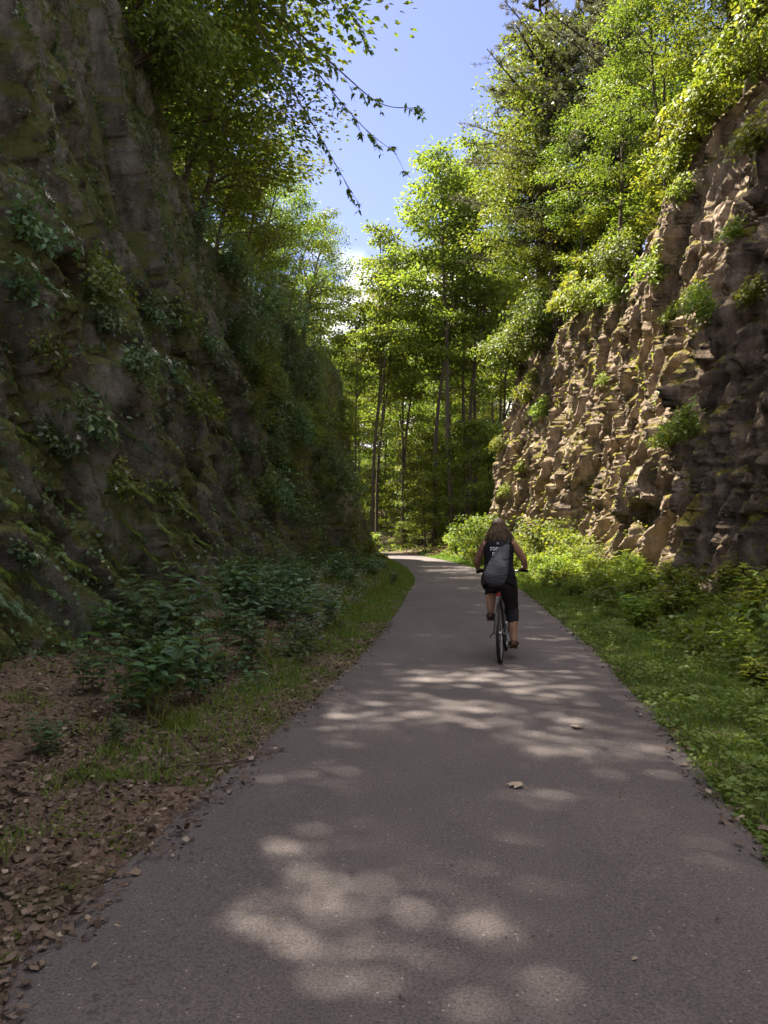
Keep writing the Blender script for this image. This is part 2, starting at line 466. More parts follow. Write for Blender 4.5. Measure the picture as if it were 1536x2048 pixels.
class Cliff:
    def __init__(s, plan, side, H, hadd, lean, disp, mat, name, yfine, back_x, fine_s, fine_z, skew, soft):
        s.side = side
        P = smooth_poly(plan, .02)
        L = np.concatenate(([0], np.cumsum(np.linalg.norm(np.diff(P, axis=0), axis=1))))
        # sample finely where the photograph sees the face
        t, ts = 0.0, []
        while t < L[-1]:
            ts.append(t); y = np.interp(t, L, P[:, 1]); x = np.interp(t, L, P[:, 0])
            ok = yfine[0] < y < yfine[1] and abs(x) < 14
            t += fine_s * (1 if y < 30 else 1.5) if ok else .45
        ts = np.array(ts)
        C = np.stack([np.interp(ts, L, P[:, 0]), np.interp(ts, L, P[:, 1])], 1)
        Ps = np.stack([np.convolve(np.pad(P[:, k], 60, 'edge'), np.ones(121) / 121, 'valid') for k in (0, 1)], 1)
        Tp = np.gradient(Ps, axis=0); Tp /= np.linalg.norm(Tp, axis=1)[:, None]
        Np = np.stack([Tp[:, 1], -Tp[:, 0]], 1) * (1 if side < 0 else -1)      # out of the rock, into the cutting
        zs = np.arange(-.6, H + .01, fine_z); nz = len(zs)
        U, Z = np.meshgrid(ts, zs, indexing='ij')
        Sg = U - skew * Z                                                     # columns follow the joints in the rock
        Cx, Cy = np.interp(Sg, L, P[:, 0]), np.interp(Sg, L, P[:, 1])
        Nx, Ny = np.interp(Sg, L, Np[:, 0]), np.interp(Sg, L, Np[:, 1])
        Ht = (H + hadd(Cy)) * (1 + .06 * pn(Sg / 6, 3.3, 0, 4) + .03 * pn(Sg / 2, 1.3, 0, 6))
        Zr = Z * Ht / H
        d = disp(U, Zr, Cy)
        for _ in range(soft):
            for ax in (0, 1):
                e = np.pad(d, [(1, 1) if q == ax else (0, 0) for q in (0, 1)], 'edge')
                d = .25 * e.take(range(0, d.shape[ax]), ax) + .5 * d + .25 * e.take(range(2, d.shape[ax] + 2), ax)
        out = -lean(Cy) * np.clip(Zr, 0, None) + d
        tt = np.clip((Zr - (Ht - 1.8)) / 1.8, 0, 1.3); out = out - 1.3 * tt ** 2.2
        X = Cx + Nx * out
        Y = Cy + Ny * out
        Nn = np.stack([Nx[:, nz // 3], Ny[:, nz // 3]], 1)
        s.X, s.Y, s.Z, s.N, s.C, s.ts, s.zs = X, Y, Zr, Nn, C, ts, zs
        # plateau behind the edge
        rows = [.25, .6, 1.2, 2.2, 3.6, 5.5, 8, 12, 18, 26, 36, 50]
        fy = np.linspace(-40, 49, len(ts)) 
        edge = np.stack([X[:, -1], Y[:, -1], Zr[:, -1]], 1)
        far = np.stack([np.full(len(ts), back_x), fy, np.full(len(ts), H + 6)], 1)
        PX, PY, PZ = [X], [Y], [Zr]
        for r in rows:
            f = r / 50.0
            q = edge * (1 - f) + far * f
            q[:, 2] = edge[:, 2] + (.18 * r) * np.exp(-r / 30) + fbm(q[:, 0] / 2.5, q[:, 1] / 2.5, 0, 3, 9) * .25 * min(1, r)
            PX.append(q[:, 0:1]); PY.append(q[:, 1:2]); PZ.append(q[:, 2:3])
        GX, GY, GZ = np.hstack(PX), np.hstack(PY), np.hstack(PZ); k = GX.shape[1]
        s.plat = (GX[:, nz:], GY[:, nz:], GZ[:, nz:])
        i, j = np.meshgrid(np.arange(len(ts) - 1), np.arange(k - 1), indexing='ij'); a = (i * k + j).ravel()
        F = np.stack([a, a + k, a + k + 1, a + 1], 1)
        if side > 0: F = F[:, ::-1]
        me = np_mesh(name, np.stack([GX.ravel(), GY.ravel(), GZ.ravel()], 1), [F], mat, True)
        s.o = link(name, me, kind='structure')
        s.V3 = np.stack([X, Y, Zr], -1)
        nrm = np.cross(np.gradient(s.V3, axis=0), np.gradient(s.V3, axis=1)); nrm /= np.linalg.norm(nrm, axis=2)[..., None] + 1e-9
        s.nrm = nrm if (nrm[..., 0].mean() * -side) > 0 else -nrm
        near = C[:, 1] < 62
        s.tree = BVHTree.FromPolygons([tuple(v) for v in np.stack([GX[near][::3].ravel(), GY[near][::3].ravel(), GZ[near][::3].ravel()], 1)],
                 [tuple(f) for f in (lambda n: np.stack([(lambda q: q)(b) for b in [
                     (np.arange(n - 1)[:, None] * k + np.arange(k - 1)).ravel()]] , 1)[:, 0][:, None] + np.array([[0, k, k + 1, 1]]))(len(GX[near][::3])).tolist()])
    def at(s, y, z, out=0.0):
        """point on the face at path distance y and height z, and its normal"""
        j = int(np.argmin(np.abs(s.Z[len(s.ts) // 2] - z)))
        ok = np.where((np.abs(s.C[:, 0]) < 14) & (np.abs(s.X[:, j]) < 16))[0]
        i = ok[np.argmin(np.abs(s.Y[ok, j] - y))]
        p = s.V3[i, j]; n = np.array([s.N[i, 0], s.N[i, 1], .15])
        return p + n * out, s.nrm[i, j]
    def top(s, x, y):
        h = s.tree.ray_cast(Vector((x, y, 60)), Vector((0, 0, -1)))
        return h[0].z if h[0] is not None else 13.0

def facets(u, w, su, sw, seed, tilt, step, bias=0.0, crack=.12):
    """broken plates: each cell a tilted plane; bias makes them face the same way, with a sharp drop on the other side"""
    f1, f2, idv, sx, sy = worley(u / su, w / sw, seed)
    a = idv * 57.0 % 1.0; b = idv * 131.0 % 1.0
    return (idv - .5) * step + (-bias * (.35 + 1.3 * a) + (a - .5) * 2 * tilt) * sx * su + (b - .5) * tilt * sy * sw * .5 - crack * sstep(.09, 0, f2 - f1)

def blades(u, w, per, amp, seed, wander, tall, slope):
    """leaning plates: a slow face turned to one side and a sharp drop on the other, wandering and pinching as they run down the face"""
    ph = u / per + wander * pn(u / (per * 1.5), w / tall, 0, seed) + .4 * wander * pn(u / (per * .6), w / (tall * .35), 0, seed + 1) + slope * w
    k = np.floor(ph); s = ph - k
    def size(k):
        h = PERM[(k.astype(int) * 13 + seed) & 255] / 255.0
        return amp * (.35 + 1.1 * h) * (.55 + .75 * np.clip(pn(k * 7.7, w / (tall * .8), 0, seed + 2) + .45, 0, 1.2))
    j = min(.40, .11 / per); t = sstep(1 - j, 1, s)
    a0 = size(k)
    slow = a0 * (.5 - s) + .10 * a0 * np.exp(-(s / .10) ** 2)
    return slow * (1 - t) + t * (.60 * size(k + 1))

def chips(u, w, su, sw, seed, tilt, k, hollow=False, bias=0.0):
    """flat broken faces that meet in sharp edges: the highest (or lowest) of tilted planes"""
    x, y = u / su, w / sw
    xi, yi = np.floor(x).astype(int), np.floor(y).astype(int); best = None; sg = -1 if hollow else 1
    for dx in (-1, 0, 1):
        for dy in (-1, 0, 1):
            h = PERM[PERM[(xi + dx + seed * 31) & 255] + ((yi + dy + seed * 7) & 255)]
            r1, r2, r3, r4, r5 = (PERM[h + q] / 255.0 for q in (0, 17, 99, 151, 203))
            ex, ey = x - (xi + dx + r1), y - (yi + dy + r2)
            p = sg * ((r3 - .5) * .5 * tilt + (r4 - .5 - bias) * 2 * tilt * ex + (r5 - .5) * .6 * tilt * ey) - k * np.maximum(np.abs(ex), np.abs(ey))
            best = p if best is None else np.maximum(best, p)
    return sg * (best + .35 * k)

def disp_right(U, Z, Y):
    u, w = U, Z
    u2 = u + .30 * pn(u / 1.7, w / 3.3, 0, 21) + .10 * pn(u / .5, w / .9, 0, 22); w2 = w + .5 * pn(u / 1.9, w / 2.1, 0, 23)
    mid = sstep(11.5, 8, w); pit = sstep(-.3, .3, pn(u / 3.6, w / 3.8, 0, 45)) * mid
    d = .7 * pn(u / 7, w / 10, 0, 31) + .22 * fbm(u2 / 2.6, w2 / 5.5, 0, 2, 32)
    uw = u + .14 * pn(u / .9, w / 1.6, 0, 24); ww = w + .25 * pn(u / 1.1, w / 1.3, 0, 26)
    d = d + chips(uw, ww, 2.3, 5.5, 3, .55, .55, False, .15)
    d = d + (.55 + .45 * mid) * blades(u2, w2, 1.15, .62, 5, .70, 2.4, .06)
    d = d + (.6 + .4 * mid) * (.72 * chips(uw + .25 * ww, ww, 1.1, 2.6, 7, .62, .55, True, .30) + .50 * chips(uw - .15 * ww, ww, .72, 1.6, 8, .55, .50, False, .25))
    d = d + (.5 + .5 * pit) * (.20 * chips(uw + .3 * ww, ww, .40, .85, 9, .7, .6, True, .3) + .10 * chips(uw, ww, .27, .5, 10, .7, .6, False, .2))
    d = d + .042 * chips(uw + .2 * ww, ww, .13, .22, 12, .7, .6, True, .2)
    d = d - pit * (.50 * sstep(.20, .34, pn((u2 + .3 * w2) / .60, w2 / 1.5, 0, 51)) + .24 * sstep(.20, .34, pn((u2 + .2 * w2) / .32, w2 / .7, 0, 52)))
    rough = lambda a, b, sd: np.clip(1 - np.abs(pn(a, b, 0, sd)) * 6, 0, 1)
    d = d - .16 * rough((u2 + .5 * w2) / 1.3, w2 / 2.4, 63) - .09 * rough((u2 - .35 * w2) / .8, w2 / .9, 64) - .05 * rough((u2 + .8 * w2) / .35, w2 / .5, 65)
    d = d + .022 * fbm(U / .3, Z / .4, 0, 4, 61, .65)
    # a deep gully high on the near part, a buttress beside it
    g = np.exp(-((Y - 20.6 - .1 * (Z - 9)) / 1.0) ** 2) * sstep(6.5, 9.5, Z)
    b = np.exp(-((Y - 17.6 + .12 * Z) / 1.1) ** 2) * sstep(9.5, 7, Z)
    d = d - 1.6 * g + .45 * b
    return d + .45 * np.clip(1 - Z / 2.4, 0, 1.2) ** 2

def disp_left(U, Z, Y):
    u, w = U, Z
    u2 = u + .32 * pn(u / 2, w / 4, 0, 71) + .08 * pn(u / .6, w / .9, 0, 72); w2 = w + .4 * pn(u / 2.2, w / 2.4, 0, 73)
    d = .6 * pn(u / 6, w / 9, 0, 74) + .18 * fbm(u2 / 2.2, w2 / 5, 0, 2, 75)
    uw = u + .14 * pn(u / .9, w / 1.6, 0, 86); ww = w + .25 * pn(u / 1.1, w / 1.3, 0, 87)
    d = d + chips(uw, ww, 2.2, 6, 9, .60, .5, False, .12) + .6 * chips(uw + .1 * ww, ww, 1.3, 3.2, 11, .5, .45, True, .2)
    low = .28 + .72 * sstep(9, 4.5, w)
    d = d + low * (blades(u2 + 1, w2, 1.5, .60, 35, .6, 3.2, .0) + .45 * chips(uw + .3 * ww, ww, .8, 1.6, 14, .6, .5, False, .25) + .24 * chips(uw + .2 * ww, ww, .42, .8, 15, .7, .6, True, .3))
    d = d + .14 * low * chips(uw, ww, .25, .45, 16, .7, .6, False, .2) + .05 * chips(uw, ww, .13, .22, 18, .7, .6, True, .2)
    d = d - .30 * low * sstep(.22, .36, pn((u2 + .3 * w2) / .7, w2 / 1.1, 0, 77))
    led = pn(u / 3, 0, 0, 78) * 1.2 + w                       # a few open bedding cracks
    d = d - .45 * np.exp(-((led - 7.4) / .16) ** 2) * sstep(-.1, .3, pn(u / 2, 5, 0, 79)) - .35 * np.exp(-((led - 4.3) / .13) ** 2) * sstep(0, .3, pn(u / 1.7, 9, 0, 80))
    rough = lambda a, b, sd: np.clip(1 - np.abs(pn(a, b, 0, sd)) * 6, 0, 1)
    d = d - .20 * rough((u2 + .3 * w2) / 1.6, w2 / 3.0, 83) - .10 * rough((u2 - .35 * w2) / .9, w2 / 1.0, 84) - .05 * rough((u2 + .6 * w2) / .4, w2 / .6, 85)
    d = d + .022 * fbm(U / .3, Z / .4, 0, 4, 81, .65)
    return d + .6 * np.clip(1 - Z / 3.0, 0, 1.2) ** 2

LEFT = Cliff([(-7.6, -12), (-5.8, 0), (-5.0, 5), (-4.45, 10), (-4.05, 15), (-3.75, 20), (-3.2, 30), (-2.5, 40), (-1.75, 46), (-1.9, 48.5), (-3.6, 51),
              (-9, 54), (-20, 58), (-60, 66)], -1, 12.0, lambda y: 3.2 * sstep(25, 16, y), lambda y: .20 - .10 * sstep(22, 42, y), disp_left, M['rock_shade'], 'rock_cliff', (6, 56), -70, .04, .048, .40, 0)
RIGHT = Cliff([(4.8, -12), (5.9, 0), (6.6, 8), (7.3, 15), (7.7, 20), (7.9, 25), (7.9, 30), (7.6, 36), (7.1, 42), (6.3, 48), (6.7, 50.5), (9, 54),
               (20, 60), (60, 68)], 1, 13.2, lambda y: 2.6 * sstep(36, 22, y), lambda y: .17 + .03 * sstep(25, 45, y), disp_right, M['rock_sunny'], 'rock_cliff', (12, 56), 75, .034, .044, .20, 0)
# ------------------------------------------------------------------ foliage generators
T_DIAMOND = (np.array([(0, 0, 0), (.42, .5, .07), (1, 0, -.10), (.42, -.5, .07)]), [np.array([[0, 1, 2, 3]])])
T_OVATE = (np.array([(0, 0, 0), (.16, .34, .05), (.42, .5, .07), (.78, .25, -.02), (1.08, 0, -.18), (.78, -.25, -.02), (.42, -.5, .07), (.16, -.34, .05),
                     (.42, 0, 0), (.78, 0, -.06)]),
           [np.array([[0, 8, 2, 1], [8, 9, 3, 2], [0, 7, 6, 8], [8, 6, 5, 9]]), np.array([[9, 4, 3], [9, 5, 4]])])
_ang = [(0, 0, 0), (.10, .30), (.30, .62), (.42, .30), (.72, .42), (.70, .20), (1.05, 0)]
T_LOBED = (np.array([(0, 0, 0), (.05, .28, .03), (.34, .60, -.05), (.44, .27, .03), (.74, .40, -.06), (.72, .15, .0), (1.08, 0, -.14),
                     (.72, -.15, .0), (.74, -.40, -.06), (.44, -.27, .03), (.34, -.60, -.05), (.05, -.28, .03), (.40, 0, 0)]),
           [np.array([[12, b, a] for a, b in zip(range(0, 12), list(range(1, 12)) + [0])])])
T_LEAFLET = (np.array([(0, 0, 0), (.4, .26, .05), (1, 0, -.12), (.4, -.26, .05)]), [np.array([[0, 1, 2, 3]])])

def unit(v): return v / (np.linalg.norm(v, axis=-1, keepdims=True) + 1e-9)
def add_leaves(mb, P, A, Nn, L, W, tpl):
    """leaf blades: base P, axis A, rough normal Nn, length L, width W"""
    P, A, Nn = np.asarray(P, float), unit(np.asarray(A, float)), np.asarray(Nn, float)
    n = len(P); L = np.broadcast_to(np.asarray(L, float), (n,)); W = np.broadcast_to(np.asarray(W, float), (n,))
    Nn = unit(Nn - A * (Nn * A).sum(1, keepdims=True)); Sd = np.cross(Nn, A)
    t, fs = tpl; k = len(t)
    V = (P[:, None, :] + A[:, None, :] * (t[None, :, 0:1] * L[:, None, None]) + Sd[:, None, :] * (t[None, :, 1:2] * W[:, None, None])
         + Nn[:, None, :] * (t[None, :, 2:3] * L[:, None, None]))
    off = (np.arange(n) * k)[:, None, None]
    mb.add(V.reshape(-1, 3), *[(f[None] + off).reshape(-1, f.shape[1]) for f in fs])

def spray(rng, c, d, r, n, mb, leaf, tpl, flat=.42, sag=.35, ratio=.62):
    """a spray of leaves round c heading along d"""
    q = np.clip(rng.normal(size=(n, 3)), -1.7, 1.7) * (r, r, r * flat) * .62
    P = c + q
    A = unit(q * (1, 1, .5)) * .8 + d * .6 + rng.normal(size=(n, 3)) * .45; A[:, 2] -= sag
    Nn = rng.normal(size=(n, 3)) * .55 + (0, 0, 1.0)
    L = leaf * rng.uniform(.65, 1.25, n)
    add_leaves(mb, P, A, Nn, L, L * ratio * rng.uniform(.8, 1.15, n), tpl)

def make_tree(name, seed, H, cb, Rr, tr, nb, nl, leaf, bend=0.0, mat='leaf', tpl=T_DIAMOND, low_twigs=6, up=.5, fork=False, top=1.0, oneside=0):
    rng = np.random.default_rng(seed); wood, lv = MB(), MB()
    n = 16; t = np.linspace(0, 1, n)
    ph = rng.uniform(0, 6.28, 4)
    tx = bend * H * t ** 1.6 + .018 * H * np.sin(t * 5 + ph[0]) * t + .006 * H * np.sin(t * 13 + ph[1]) * t
    ty = .018 * H * np.sin(t * 4.3 + ph[2]) * t + .006 * H * np.sin(t * 11 + ph[3]) * t
    T = np.stack([tx, ty, t * H * .97], 1); T[0, 2] = -.35
    rad = tr * (1 - .86 * t) + .008; rad[0] *= 1.5; rad[1] *= 1.12
    wood.tube(T, rad, 9)
    stems = [(T, rad, 1.0)]
    if fork:
        k = int(n * .42); f = np.linspace(0, 1, 10)[:, None]
        a = rng.uniform(0, 6.28); dirv = np.array([math.cos(a), math.sin(a), 0])
        F = T[k] + dirv * f ** .8 * H * .13 + np.array([0, 0, 1]) * f * H * .5
        fr = rad[k] * .75 * (1 - .85 * f[:, 0]) + .008; wood.tube(F, fr, 7); stems.append((F, fr, .6))
    at = lambda h: np.array([np.interp(h, t, T[:, q]) for q in range(3)])
    clus = []
    for i in range(nb + low_twigs):
        bare = i >= nb
        h = rng.uniform(min(.2, cb * .6), cb) if bare else cb + (.985 - cb) * ((i + rng.uniform(0, 1)) / nb) ** .9
        b = at(h); rel = (h - cb) / (1 - cb)
        if fork and not bare and rng.random() < .35:
            F = stems[1][0]; b = F[rng.integers(3, 10)]
        az = i * 2.399 + rng.uniform(-.5, .5)
        if oneside and rng.random() < .6: az = rng.normal(0, .9) + (0 if oneside > 0 else math.pi)
        ln = Rr * (math.sin(math.pi * min(1, max(0, rel) * .80 + .2)) ** .65) * rng.uniform(.55, 1.15) if not bare else Rr * rng.uniform(.12, .35)
        el = (.10 + up * max(0, rel)) + rng.uniform(-.12, .25)
        f = np.linspace(0, 1, 6); D = np.array([math.cos(az), math.sin(az), 0]); side = np.array([-D[1], D[0], 0])
        B = b + D * (f * ln * math.cos(el))[:, None] + np.array([0, 0, 1]) * (ln * (math.sin(el) * f + .10 * np.sin(f * 3.1) - .16 * f ** 2.5))[:, None] + side * (rng.normal() * .12 * ln * f ** 2)[:, None]
        br = np.interp(h, t, rad) * (.5 if not bare else .25) * (1 - .88 * f) + .006
        wood.tube(B, br, 5, cap=False)
        if bare: continue
        m = max(3, int(ln / .75))
        for q in range(m):
            ff = .30 + .70 * (q + rng.uniform(.2, .8)) / m
            p0 = np.array([np.interp(ff, f, B[:, w]) for w in range(3)])
            sg = 1 if q % 2 else -1
            tw = unit(D * .7 + side * sg * rng.uniform(.5, 1.1) + np.array([0, 0, rng.uniform(-.15, .35)])) * ln * rng.uniform(.16, .38)
            wood.tube([p0, p0 + tw * .5 + (0, 0, .03 * ln), p0 + tw], [.014, .010, .005], 4, cap=False)
            clus.append((p0 + tw, unit(tw), 1.0)); 
            if rng.random() < .6: clus.append((p0 + tw * .45, unit(tw), .7))
        clus.append((B[-1], D, 1.0))
    w = np.array([c[2] for c in clus]) * rng.uniform(.35, 1.6, len(clus)); w /= w.sum()
    for (c, d, _), k in zip(clus, (w * nl).astype(int)):
        if k: spray(rng, c, d, Rr * .17 * (.7 + .5 * rng.random()) + .12, k, lv, leaf, tpl)
    return wood.mesh(name + '_trunk', M['bark'], True), lv.mesh(name + '_crown', M[mat])

def make_pine(name, seed, H, cb, Rr, tr, nb, tufts, needle=.13):
    rng = np.random.default_rng(seed); wood, lv = MB(), MB()
    t = np.linspace(0, 1, 14)
    T = np.stack([-.05 * H * t ** 1.5, .012 * H * np.sin(t * 5), t * H], 1); T[0, 2] = -.4
    rad = tr * (1 - .9 * t) + .01; rad[0] *= 1.4
    wood.tube(T, rad, 9); tips = []
    for i in range(nb):
        h = cb + (.99 - cb) * (i + rng.uniform(-4, 4)) / nb; h = min(max(h, cb), .99)
        b = np.array([np.interp(h, t, T[:, q]) for q in range(3)]); az = rng.uniform(0, 6.28)
        ln = Rr * (1 - ((h - cb) / (1 - cb)) ** 2.2 * .8) * rng.uniform(.3, 1.12); D = np.array([math.cos(az), math.sin(az), 0]); sd = np.array([-D[1], D[0], 0])
        f = np.linspace(0, 1, 6); B = b + D * (f * ln)[:, None] + np.array([0, 0, 1]) * (ln * (.02 * f + .30 * f ** 1.5 * rng.uniform(-.25, 1) + rng.normal() * .07 * f))[:, None]
        wood.tube(B, (.06 * (1 - .85 * f) + .008), 5, cap=False)
        for q in range(int(5 + ln * 3.2)):
            ff = rng.uniform(.22, 1); p0 = np.array([np.interp(ff, f, B[:, w]) for w in range(3)])
            e = p0 + (D * .6 + sd * rng.uniform(-1, 1)) * ln * .24 * rng.uniform(.4, 1.1) + np.array([0, 0, rng.uniform(-.02, .16)])
            wood.tube([p0, (p0 + e) / 2, e], [.010, .007, .004], 3, cap=False)
            for g in np.linspace(.35, 1, 5): tips.append((p0 + (e - p0) * g, unit(e - p0)))
    sel = rng.permutation(len(tips))[:tufts]
    for k in sel:
        c, d = tips[k]; m = 15
        A = rng.normal(size=(m, 3)) * .75 + d * .7 + (0, 0, .25)
        L = needle * rng.uniform(.7, 1.2, m)
        add_leaves(lv, np.repeat(c[None], m, 0), A, rng.normal(size=(m, 3)), L, L * .11, T_DIAMOND)
    return wood.mesh(name + '_trunk', M['bark_pine'], True), lv.mesh(name + '_crown', M['needle'])

def make_shrub(name, seed, H, Rr, ns, nl, leaf, mat='leaf', tpl=T_OVATE, flowers=0, lean=0.0, flat=.45):
    """several arching stems from one root, sprays of leaves along them; returns stems, leaves, flower heads"""
    rng = np.random.default_rng(seed); wood, lv, fl = MB(), MB(), MB(); pts = []
    for i in range(ns):
        az = i * 2.4 + rng.uniform(-.4, .4); out = Rr * rng.uniform(.35, 1.0); h = H * rng.uniform(.6, 1.0)
        f = np.linspace(0, 1, 7)
        B = np.stack([math.cos(az) * out * f ** 1.4 + lean * h * f, math.sin(az) * out * f ** 1.4 + rng.normal() * .05 * f, h * (f - .12 * f ** 3) - .08 * (1 - f)], 1)
        wood.tube(B, .006 + .016 * H * (1 - f) * .35, 4, cap=False)
        for q in range(max(3, int(h * 5))):
            ff = rng.uniform(.25, 1); p0 = np.array([np.interp(ff, f, B[:, w]) for w in range(3)])
            a2 = rng.uniform(0, 6.28); e = p0 + np.array([math.cos(a2), math.sin(a2), rng.uniform(0, .5)]) * H * .18 * rng.uniform(.5, 1.2)
            wood.tube([p0, (p0 + e) / 2, e], [.006, .004, .003], 3, cap=False)
            pts.append((e, unit(e - p0)))
        pts.append((B[-1], np.array([math.cos(az), math.sin(az), .2])))
    for c, d in pts: spray(rng, c, d, .12 + Rr * .16, max(2, int(nl / len(pts))), lv, leaf, tpl, flat, .3, .66)
    heads = []
    for k in range(flowers):
        fl = MB()
        c, d = pts[rng.integers(len(pts))]; c = c + (0, 0, .07); m = 46
        q = rng.normal(size=(m, 3)) * (.05, .05, .014)
        add_leaves(fl, c + q, rng.normal(size=(m, 3)) * (1, 1, .2), (0, 0, 1) + rng.normal(size=(m, 3)) * .3, .024, .022, T_DIAMOND)
        heads.append(fl.mesh(name + '_flower', M['flower']))
    return (wood.mesh(name + '_stems', M['stem' if H < 1.6 else 'bark'], True), lv.mesh(name + '_leaves', M[mat]), *heads)

def make_herb(name, seed, H, ns, pairs, leaf, mat='leaf_cool', spread=.16):
    """upright stems with opposite pairs of toothed broad leaves, the biggest near the top"""
    rng = np.random.default_rng(seed); wood, lv = MB(), MB()
    for i in range(ns):
        az = rng.uniform(0, 6.28); r0 = spread * math.sqrt(rng.uniform(0, 1)); h = H * rng.uniform(.6, 1.05)
        base = np.array([math.cos(az) * r0, math.sin(az) * r0, -.04]); ln = rng.uniform(.05, .28)
        f = np.linspace(0, 1, 6); d = np.array([math.cos(az), math.sin(az), 0])
        B = base + d * (ln * h * f ** 1.6)[:, None] + np.array([0, 0, 1]) * (h * f)[:, None]
        wood.tube(B, .0055 - .003 * f, 4, cap=False)
        tw = rng.uniform(0, 3)
        for q in range(pairs):
            ff = .28 + .72 * q / (pairs - 1); p0 = np.array([np.interp(ff, f, B[:, w]) for w in range(3)])
            sz = leaf * (1.0 - .75 * abs(ff - .7)) * rng.uniform(.8, 1.15)
            if ff > .97: sz *= .6
            for sgn in (0, math.pi):
                a2 = tw + q * 1.57 + sgn + rng.normal() * .2
                A = np.array([math.cos(a2), math.sin(a2), .28 - .25 * (1 - ff) + rng.normal() * .14])
                pet = p0 + A * .03
                add_leaves(lv, [pet], [A], [np.array([0, 0, 1]) + rng.normal(size=3) * .18], [sz], [sz * .66], T_OVATE)
        for q in range(3):
            a2 = q * 2.1 + tw; A = np.array([math.cos(a2), math.sin(a2), .6])
            add_leaves(lv, [B[-1]], [A], [np.array([0, 0, 1.0])], [leaf * .42], [leaf * .24], T_OVATE)
    return wood.mesh(name + '_stems', M['stem'], True), lv.mesh(name + '_leaves', M[mat])

def make_fern(name, seed, nf, L, mat='leaf'):
    rng = np.random.default_rng(seed); wood, lv = MB(), MB()
    for i in range(nf):
        az = i * 6.28 / nf + rng.uniform(-.35, .35); l = L * rng.uniform(.7, 1.1); D = np.array([math.cos(az), math.sin(az), 0]); sd = np.array([-D[1], D[0], 0])
        f = np.linspace(0, 1, 8); B = D * (f * l * .9)[:, None] + np.array([0, 0, 1]) * (l * (.75 * f - .70 * f ** 2.2))[:, None]
        wood.tube(B, .004 - .003 * f, 3, cap=False)
        k = 15; g = np.linspace(.12, .98, k)
        P = np.stack([np.interp(g, f, B[:, w]) for w in range(3)], 1); pl = l * .26 * np.sin(np.clip(g * 1.05, 0, 1) * math.pi * .86 + .35) * rng.uniform(.9, 1.1, k)
        for sg in (1, -1):
            add_leaves(lv, P, sd * sg + D * .35 + (0, 0, -.12) + rng.normal(size=(k, 3)) * .06, np.array([[0, 0, 1.0]] * k) + D * .2, pl, pl * .36, T_LEAFLET)
    return wood.mesh(name + '_stalks', M['stem'], True), lv.mesh(name + '_fronds', M[mat])

def put(name, meshes, parts, loc, rot=(0, 0, 0), scale=1.0, **props):
    """one thing: an empty at its base and one child per part"""
    o = empty(name, loc, rot, scale, **props)
    for i, m in enumerate(meshes):
        link(parts[min(i, len(parts) - 1)], m, o)
    return o
# ------------------------------------------------------------------ trees
rnd = random.Random(5)
TALL = [make_tree('tall_a', 101, 15, .30, 3.9, .17, 30, 15000, .17, .04), make_tree('tall_b', 102, 15, .36, 3.5, .15, 28, 13000, .16, -.06, fork=True),
        make_tree('tall_c', 103, 15, .22, 4.3, .19, 32, 17000, .17, .08), make_tree('tall_d', 104, 15, .42, 3.2, .14, 26, 12000, .16, .02)]
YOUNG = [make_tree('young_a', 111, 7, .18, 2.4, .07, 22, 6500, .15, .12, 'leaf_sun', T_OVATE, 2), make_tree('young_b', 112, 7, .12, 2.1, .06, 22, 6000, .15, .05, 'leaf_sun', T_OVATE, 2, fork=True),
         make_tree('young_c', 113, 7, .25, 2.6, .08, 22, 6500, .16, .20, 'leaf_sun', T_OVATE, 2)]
FAR = [make_tree('far_a', 121, 30, .50, 4.6, .20, 32, 9500, .30, -.05, 'leaf_far', low_twigs=14), make_tree('far_b', 122, 30, .50, 4.0, .17, 30, 8200, .28, .03, 'leaf_far', fork=True, low_twigs=14),
       make_tree('far_c', 123, 30, .42, 4.4, .18, 32, 9000, .29, .06, 'leaf_far', low_twigs=12), make_tree('far_d', 124, 30, .36, 4.2, .15, 34, 9000, .28, -.02, 'leaf_far', low_twigs=16)]
UNDER = [make_tree('under_a', 131, 9, .12, 3.0, .08, 24, 5200, .22, .06, 'leaf_far', low_twigs=0), make_tree('under_b', 132, 9, .20, 2.7, .07, 22, 4800, .22, -.10, 'leaf_far', low_twigs=0),
         make_tree('under_c', 133, 9, .08, 2.5, .07, 24, 5200, .21, .02, 'leaf_far', fork=True, low_twigs=0)]
PINE = [make_pine('pine_a', 141, 17, .22, 4.4, .20, 105, 5400, .17), make_pine('pine_b', 142, 17, .30, 4.0, .18, 95, 5000, .17)]
TRUNK_CROWN = ('trunk', 'crown')
placed = []                                # (object, group key, sort value) for the labels
def tree(kind, meshes, x, y, z, h, base_h, label, group=None, rz=None, tilt=(0, 0), cat='tree', wide=1.0):
    s = h / base_h
    o = put(kind, meshes, TRUNK_CROWN, (x, y, z), (tilt[0], tilt[1], rnd.uniform(0, 6.28) if rz is None else rz), (s * wide, s * wide, s), label=label, category=cat)
    if group: o['group'] = group
    return o
def sx(x, y): return x / y if y > .1 else -9

